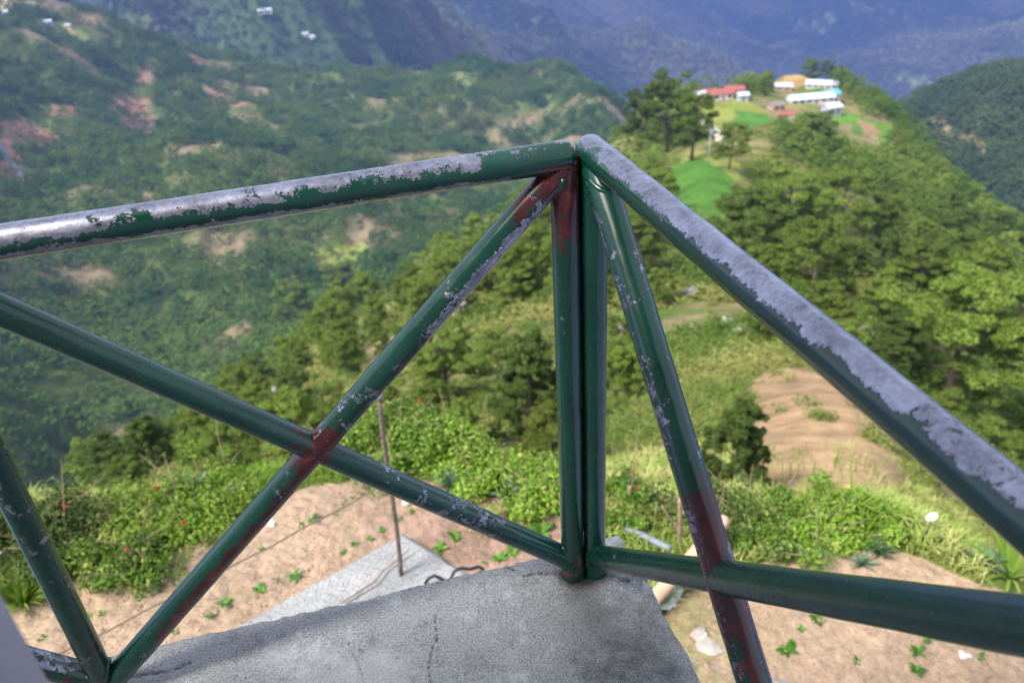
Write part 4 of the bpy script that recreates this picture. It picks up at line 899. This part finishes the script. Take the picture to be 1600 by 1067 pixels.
q1=b1+d1*.0+Z*HT; q2=b2+Z*HT; ft=b1+d1*L1
def rebase(root,objs):
    o0=Vector(root.location)
    for o in objs: o.data.transform(Matrix.Translation(-o0))
RL=empty('railing',b1+d1*.5*L1,'long green railing with a worn grey handrail running off towards the left, crossed pipes below','railing')
RR=empty('railing',b2+d2*.45,'green railing turning towards the viewer, with its thick bare-topped handrail at upper right','railing')
parts=[]
topw=lambda V,N,S: .165+.10*np.clip(N[:,2],0,1)+.10*sstep(-.25,-.6,N[:,2])+.09*sstep(.35,.95,S)-.10*np.exp(-((S-.06)/.08)**2)-.14*np.exp(-((N[:,2]+.02)/.22)**2)*sstep(1.5,.4,S)
parts.append(pipe('handrail',q1-d1*.004,q1+d1*2.3,RT_,RL,topw,lambda V,N,S:-.2+.55*near(V,q1-Z*.04,.10)*sstep(.5,-.3,N[:,2])+.38*near(V,q1+d1*.5-Z*.02,.16)*sstep(.3,-.2,N[:,2]),bow=-.001,capA=.5))
wA=lambda V,N,S: .10+.0*S+.20*near(V,q1+d1*.16-Z*.16,.17)*sstep(.2,-.6,N@Z*0+N@(-RT))+.07*near(V,cA-d1*.1-Z*.1,.2)
parts.append(pipe('post',b1-Z*.03,q1-Z*.005,RA,RL,lambda V,N,S:.065+.06*near(V,b1+Z*.5,.35)*sstep(.2,-.5,N@RT)+.05*near(V,b1,.15),lambda V,N,S:-.11+.32*near(V,b1+Z*.04,.10)+.42*near(V,q1-Z*.06,.15),capA=0))
parts.append(pipe('post',ft-Z*.03,ft+Z*(HT-.005),RA,RL,lambda V,N,S:.10+.04*near(V,ft+Z*.45,.4),lambda V,N,S:.04+.12*near(V,ft,.2)+.08*near(V,ft+Z*.45,.3)))
parts.append(pipe('diagonal_brace',q1-Z*.012-d1*.002,b1+d1*(L1-.02)+Z*.035,RA,RL,wA,lambda V,N,S:-.12+.38*near(V,cA,.09)+.50*near(V,q1,.16)+.50*near(V,cA-d1*-.22-Z*.24,.28)*sstep(-.7,.4,N@RT+N[:,2]*-.3)))
parts.append(pipe('diagonal_brace',b1+Z*.045,b1+d1*(L1-.0)+Z*.915,RA,RL,lambda V,N,S:.055+.15*near(V,b1+d1*.24+Z*.25,.17)+.03*near(V,cA,.1),lambda V,N,S:-.16+.40*near(V,cA,.08)+.23*near(V,b1+d1*.3+Z*.29,.2)*sstep(.3,-.4,N[:,2])+.2*near(V,b1,.06)))
parts.append(pipe('diagonal_brace',ft+Z*.035,ft+d1*.9+Z*.90,RT_,RL,lambda V,N,S:.10+.14*near(V,ft+d1*.1+Z*.1,.12)*(N[:,2]>.4),lambda V,N,S:.02+.2*near(V,ft,.25)))
parts.append(pipe('diagonal_brace',ft+d1*.92+Z*.035,ft+d1*.02+Z*.9,RA,RL,K(.1),K(-.1)))
parts.append(pipe('post',ft+d1*L1,ft+d1*L1+Z*HT,RA,RL,K(.1),K(-.1)))
# weld fillets at crossings
def weld(center,dirs,R,parent,name='weld_bead'):
    mb=MB(); N=np.cross(dirs[0],dirs[1]); N/=np.linalg.norm(N)
    for i in range(len(dirs)):
        for j in range(i+1,len(dirs)):
            A=dirs[i]/np.linalg.norm(dirs[i]);B_=dirs[j]/np.linalg.norm(dirs[j]); c=A@B_
            if c<-.98: continue
            bi=(A+B_)/np.linalg.norm(A+B_); al=math.acos(c)/2
            pts=[]
            for t in np.linspace(-1.25,1.25,15):
                rr=R*math.cos(t)/math.sin(al); pts.append(center+bi*rr*.93+N*R*math.sin(t)*.93)
            pts=np.array(pts); rad=.0045+.0016*np.array([random.random() for _ in range(15)])
            mb.tube(pts,rad,8)
    me=mb.mesh(name,M_RAIL,True); V=np.zeros(len(me.vertices))
    for k,v in (('wear',.08),('redness',.08)):
        a=me.attributes.new(k,'FLOAT','POINT'); a.data.foreach_set('value',np.full(len(me.vertices),v,np.float32))
    return obj(name,me,parent)
dA=(b1+d1*L1)-q1; dB=(b1+d1*L1+Z*.87)-b1
parts.append(weld(b1+d1*L1*.497+Z*.48,[dA,-dA,dB,-dB],RA,RL))
parts.append(weld(q1-Z*.012,[dA,-Z],RA,RL)); parts.append(weld(ft+Z*.03,[-dA,Z,d1*.9+Z*.87],RA,RL)); parts.append(weld(b1+Z*.045,[dB,Z,-Z],RA,RL))
rebase(RL,parts); parts=[]
topw2=lambda V,N,S: .035+.215*sstep(.0,.8,N[:,2])+.06*sstep(.0,.12,S)*sstep(.5,.9,N[:,2])+.20*sstep(-.15,-.5,N[:,2])*sstep(.05,.10,S)*sstep(.40,.26,S)-.05*sstep(.5,.8,S)
parts.append(pipe('handrail',q2+d2*(-.012),q2+d2*1.5,RT_,RR,topw2,lambda V,N,S:-.15+.36*near(V,q2+Z*.02,.05),capA=.8))
parts.append(pipe('post',b2-Z*.03,q2-Z*.005,RA,RR,lambda V,N,S:.03+.16*near(V,b2+Z*.79,.05)*sstep(0,.7,N@RT)+.03*near(V,b2,.2),lambda V,N,S:-.14+.22*near(V,b2+Z*.02,.06)))
LC=.95
parts.append(pipe('diagonal_brace',q2-Z*.02+d2*.012,b2+d2*.905+Z*.01,RD,RR,lambda V,N,S:.085+.06*sstep(.1,.7,N@RT)+.08*sstep(.2,.8,-(N@RT)),lambda V,N,S:-.06+.36*near(V,cC+Z*.05,.10)+.26*near(V,cC-Z*.1+d2*.1,.2)))
parts.append(pipe('diagonal_brace',b2+Z*.047,b2+d2*LC+Z*.912,RD,RR,lambda V,N,S:.035+.12*near(V,b2+Z*.12+d2*.1,.14)*sstep(-.4,.5,N@UP)+.04*near(V,cC,.1),lambda V,N,S:-.2+.38*near(V,cC,.055)+.12*near(V,b2+Z*.1+d2*.08,.1)*(N[:,2]>.5)))
parts.append(pipe('post',b2+d2*LC,b2+d2*LC+Z*HT,RA,RR,K(.1),K(-.1)))
dC=(b2+d2*.905)-q2; dD=(b2+d2*LC+Z*.912)-(b2+Z*.047)
# crossing point of the two braces
def cross2(p,u,q,v):
    A=np.stack([u,-v],1); s=np.linalg.lstsq(A,q-p,rcond=None)[0]; return p+u*s[0]
xc=cross2(q2-Z*.02,dC,b2+Z*.047,dD); parts.append(weld(xc,[dC,-dC,dD,-dD],RD,RR))
parts.append(weld(b2+Z*.047,[dD,Z,-Z],RA,RR)); parts.append(weld(q2+d2*.012-Z*.02,[dC,d2],RA,RR))
rebase(RR,parts)
# ------------------------------------------------------------------ deck
def deck():
    L=[(-3.2,.60),(-.758,1.147),(-.593,1.181),(-.378,1.224),(-.214,1.263),(.007,1.31),(.10,1.335),(.178,1.361),(.21,1.368),(.216,1.353),(.222,1.321),(.238,1.27),(.254,1.224),(.269,1.132),(.292,1.057),(.308,.984),(.40,.62),(.62,-.3)]
    out=[]
    for (xa,ya),(xb,yb) in zip(L[:-1],L[1:]):
        n=max(1,int(math.hypot(xb-xa,yb-ya)/.006))
        for i in range(n): out.append((xa+(xb-xa)*i/n,ya+(yb-ya)*i/n))
    out=np.array(out); t=np.gradient(out,axis=0); t/=np.linalg.norm(t,axis=1)[:,None]; nrm=np.stack([-t[:,1],t[:,0]],1)
    s=np.arange(len(out))*.006; jit=.003*fbm(s*20,s*0,3,3)+.0022*fbm(s*90,s*0+4,3,8)
    edge=out+nrm*jit[:,None]
    C0=np.array([-.3,.2])
    # radial rings from edge towards an interior spine: map edge point -> inner point
    rings=[0]+list(np.cumsum(np.full(110,.0055)))
    inner=edge.copy(); E0=edge
    dirv=C0-E0; ln=np.linalg.norm(dirv,axis=1)[:,None]
    V=[];n=len(E0)
    fr=np.concatenate([np.linspace(0,1,150)**1.15])
    for f in fr:
        p=E0+dirv*f*.98
        V.append(p)
    V=np.array(V) # rings,n,2
    x,y=V[...,0],V[...,1]
    zz=.0016*fbm(x*30,y*30,4,3)+.004*fbm(x*4,y*4,3,5)
    # rounded broken edge
    dist=np.linalg.norm(V-E0[None],axis=2); zz=zz-.006*np.exp(-dist/.006)*(1+fbm(x*60,y*60,2,4))
    darken=np.zeros(x.shape); pale=np.zeros(x.shape)
    for cx,cy,w in ((.11,1.25,.055),(.17,1.16,.12),(.20,1.03,.12)):
        darken+=.5*np.exp(-(((x-cx)/w)**2+((y-cy)/w)**2))*(1+.8*fbm(x*25,y*25,3,9))  # soft dark smears on the slab beside the posts
    darken*=.7
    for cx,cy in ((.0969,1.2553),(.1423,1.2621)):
        darken+=.75*np.exp(-(np.hypot(x-cx,y-cy)/.034)**4)*(1+.5*fbm(x*60,y*60,3,2))  # dark ring on the slab around each post foot
    for cx,cy,w in ((-.30,1.05,.14),(-.02,1.08,.07),(-.32,.93,.18),(-.12,1.19,.06),(-.5,1.1,.1),(-.05,.98,.07)):
        pale+=.40*np.exp(-(((x-cx)/w)**2+((y-cy)/w)**2))
    pale+=.6*np.exp(-(((x-.245)/.013)**2+((y-1.22)/.05)**2))
    pale+=.5*np.exp(-(((x-.21)/.02)**2+((y-1.35)/.02)**2))
    cracks=[[(.155,1.255),(.185,1.247),(.196,1.238),(.212,1.236),(.222,1.243),(.25,1.235)],[(.07,1.262),(.03,1.268),(-.01,1.262),(-.03,1.285),(-.05,1.296)],[(-.18,1.20),(-.19,1.16),(-.185,1.12),(-.2,1.06),(-.19,1.0)],[(-.36,1.12),(-.33,1.06),(-.31,.98)],[(-.83,1.07),(-.77,1.078),(-.70,1.083),(-.665,1.10)]]
    for ci,cr in enumerate(cracks):
        w=.0024 if ci in(0,) else (.003 if ci==4 else .0015)
        for (xa,ya),(xb,yb) in zip(cr[:-1],cr[1:]):
            px,py=x+.004*fbm(x*80,y*80,3,6),y+.004*fbm(x*80+5,y*80,3,7)
            dx,dy=xb-xa,yb-ya; t=np.clip(((px-xa)*dx+(py-ya)*dy)/(dx*dx+dy*dy),0,1); d=np.hypot(px-xa-t*dx,py-ya-t*dy)
            g=np.exp(-(d/w)**2); zz-=.004*g; darken=np.maximum(darken,g*.9)
    top=np.stack([x,y,zz],-1).reshape(-1,3); R=len(fr)
    i=np.arange(R-1)[:,None]*n; j=np.arange(n-1)[None,:]
    Ft=np.stack([i+j,i+j+1,i+n+j+1,i+n+j],-1).reshape(-1,4)
    # close inner fan region
    # side skirt
    lev=np.array([-.008,-.03,-.07,-.12]); sk=[]
    for q,lv in enumerate(lev):
        o=.003*fbm(s*40,s*0+q*3.,3,q)
        e=edge+nrm*o[:,None]; sk.append(np.stack([e[:,0],e[:,1],np.full(n,lv)],-1))
    sk=np.concatenate(sk); base=len(top)
    Fs=[]
    prev=np.arange(n)
    for q in range(len(lev)):
        cur=base+q*n+np.arange(n); Fs.append(np.stack([prev[:-1],cur[:-1],cur[1:],prev[1:]],-1)); prev=cur
    V=np.concatenate([top,sk]); st=np.concatenate([darken.ravel(),np.zeros(len(sk))]); pl=np.concatenate([pale.ravel(),np.full(len(sk),.05)])
    root=empty('concrete_deck',(-.3,.3,0),'grey weathered concrete deck corner with cracks, carrying both railings','deck')
    me=mesh_np('deck_slab',V,[Ft]+[np.concatenate(Fs)],M_CONC,True,attrs={'darken':np.clip(st,0,1),'pale':pl})
    o=obj('slab',me,root); me.transform(Matrix.Translation((.3,-.3,0)))
    mb=MB()
    P=np.array([(-3.1,.35),(.06,1.10),(.38,-.3),(-3.1,-.3)]); lo=np.c_[P,np.full(4,-3.4)]; hi=np.c_[P,np.full(4,-.1205)]
    mb.add(np.concatenate([lo,hi])-np.array([-.3,.3,0]),[np.array([[0,1,5,4],[1,2,6,5],[2,3,7,6],[3,0,4,7],[4,5,6,7]])[:, ::-1]])
    mb.build('supporting_wall',M_CONC,root)
    # rear part of the slab, behind the lens
    return root
deck()
M_PLY=simple('dark_timber',(.30,.26,.22),.8,.3,5,.2); M_HW=simple('plaster',(.60,.57,.54),.9,.15,3,.1)
root=empty('unseen_shade_house',(-1.5,-1.2,0),'added unseen house behind the viewer, its roof shading the deck and rails','house')  # invented house out of view, added to shade the deck and darken the rails
o0=np.array([-1.5,-1.2,0.])
mb=MB(); P=np.array([(-6,-1.2),(1.4,-1.2),(1.4,-4),(-6,-4)]); lo=np.c_[P,np.full(4,-3.4)]; hi=np.c_[P,np.full(4,3.1)]
mb.add(np.concatenate([lo,hi])-o0,[np.array([[0,1,5,4],[1,2,6,5],[2,3,7,6],[3,0,4,7]])]); mb.build('wall',M_HW,root)
mb=MB(); P=np.array([(-6.3,-.9),(.05,.62),(.45,.55),(1.4,-4.2),(-6.3,-4.2)]); n_=len(P); zf=np.array([2.45,2.45,2.45,3.3,3.3]); lo=np.c_[P,zf]; hi=np.c_[P,zf+.09]
mb.add(np.concatenate([lo,hi])-o0,[np.array([[i,(i+1)%n_,n_+(i+1)%n_,n_+i] for i in range(n_)]),np.array([[0,1,2],[0,2,3],[0,3,4],[5,7,6],[5,8,7],[5,9,8]])]); mb.build('deck_shade_roof',M_PLY,root)  # added roof, its edge shaped to keep sun off the deck
# ------------------------------------------------------------------ light
w=bpy.data.worlds.new('World'); sc.world=w; w.use_nodes=True; nt=w.node_tree; bg=nt.nodes['Background']
SE,SA=math.radians(53),math.radians(-124)   # elevation, azimuth from +Y towards +X
sky=nt.nodes.new('ShaderNodeTexSky'); sky.sky_type='NISHITA'; sky.sun_disc=False; sky.sun_elevation=SE; sky.sun_rotation=SA; sky.air_density=1.0; sky.dust_density=2.5; sky.ozone_density=1.5; sky.altitude=1500
cl=mix(nt,.45,sky.outputs[0],(5.5,5.6,5.9)); nt.links.new(cl,bg.inputs[0]); bg.inputs[1].default_value=.125
sl=bpy.data.lights.new('sun','SUN'); sl.energy=2.9; sl.angle=math.radians(16); sl.color=(1,.95,.87)
so=bpy.data.objects.new('sun',sl); COL.objects.link(so)
dv=Vector((math.sin(SA)*math.cos(SE),math.cos(SA)*math.cos(SE),math.sin(SE))); so.rotation_euler=dv.to_track_quat('Z','Y').to_euler()
sc.view_settings.view_transform='Standard'; sc.view_settings.look='None'; sc.view_settings.gamma=1; sc.view_settings.exposure=1.0
sc.cycles.max_bounces=6; sc.cycles.volume_bounces=0; sc.cycles.diffuse_bounces=3; sc.cycles.transparent_max_bounces=8
sc.cycles.use_denoising=True
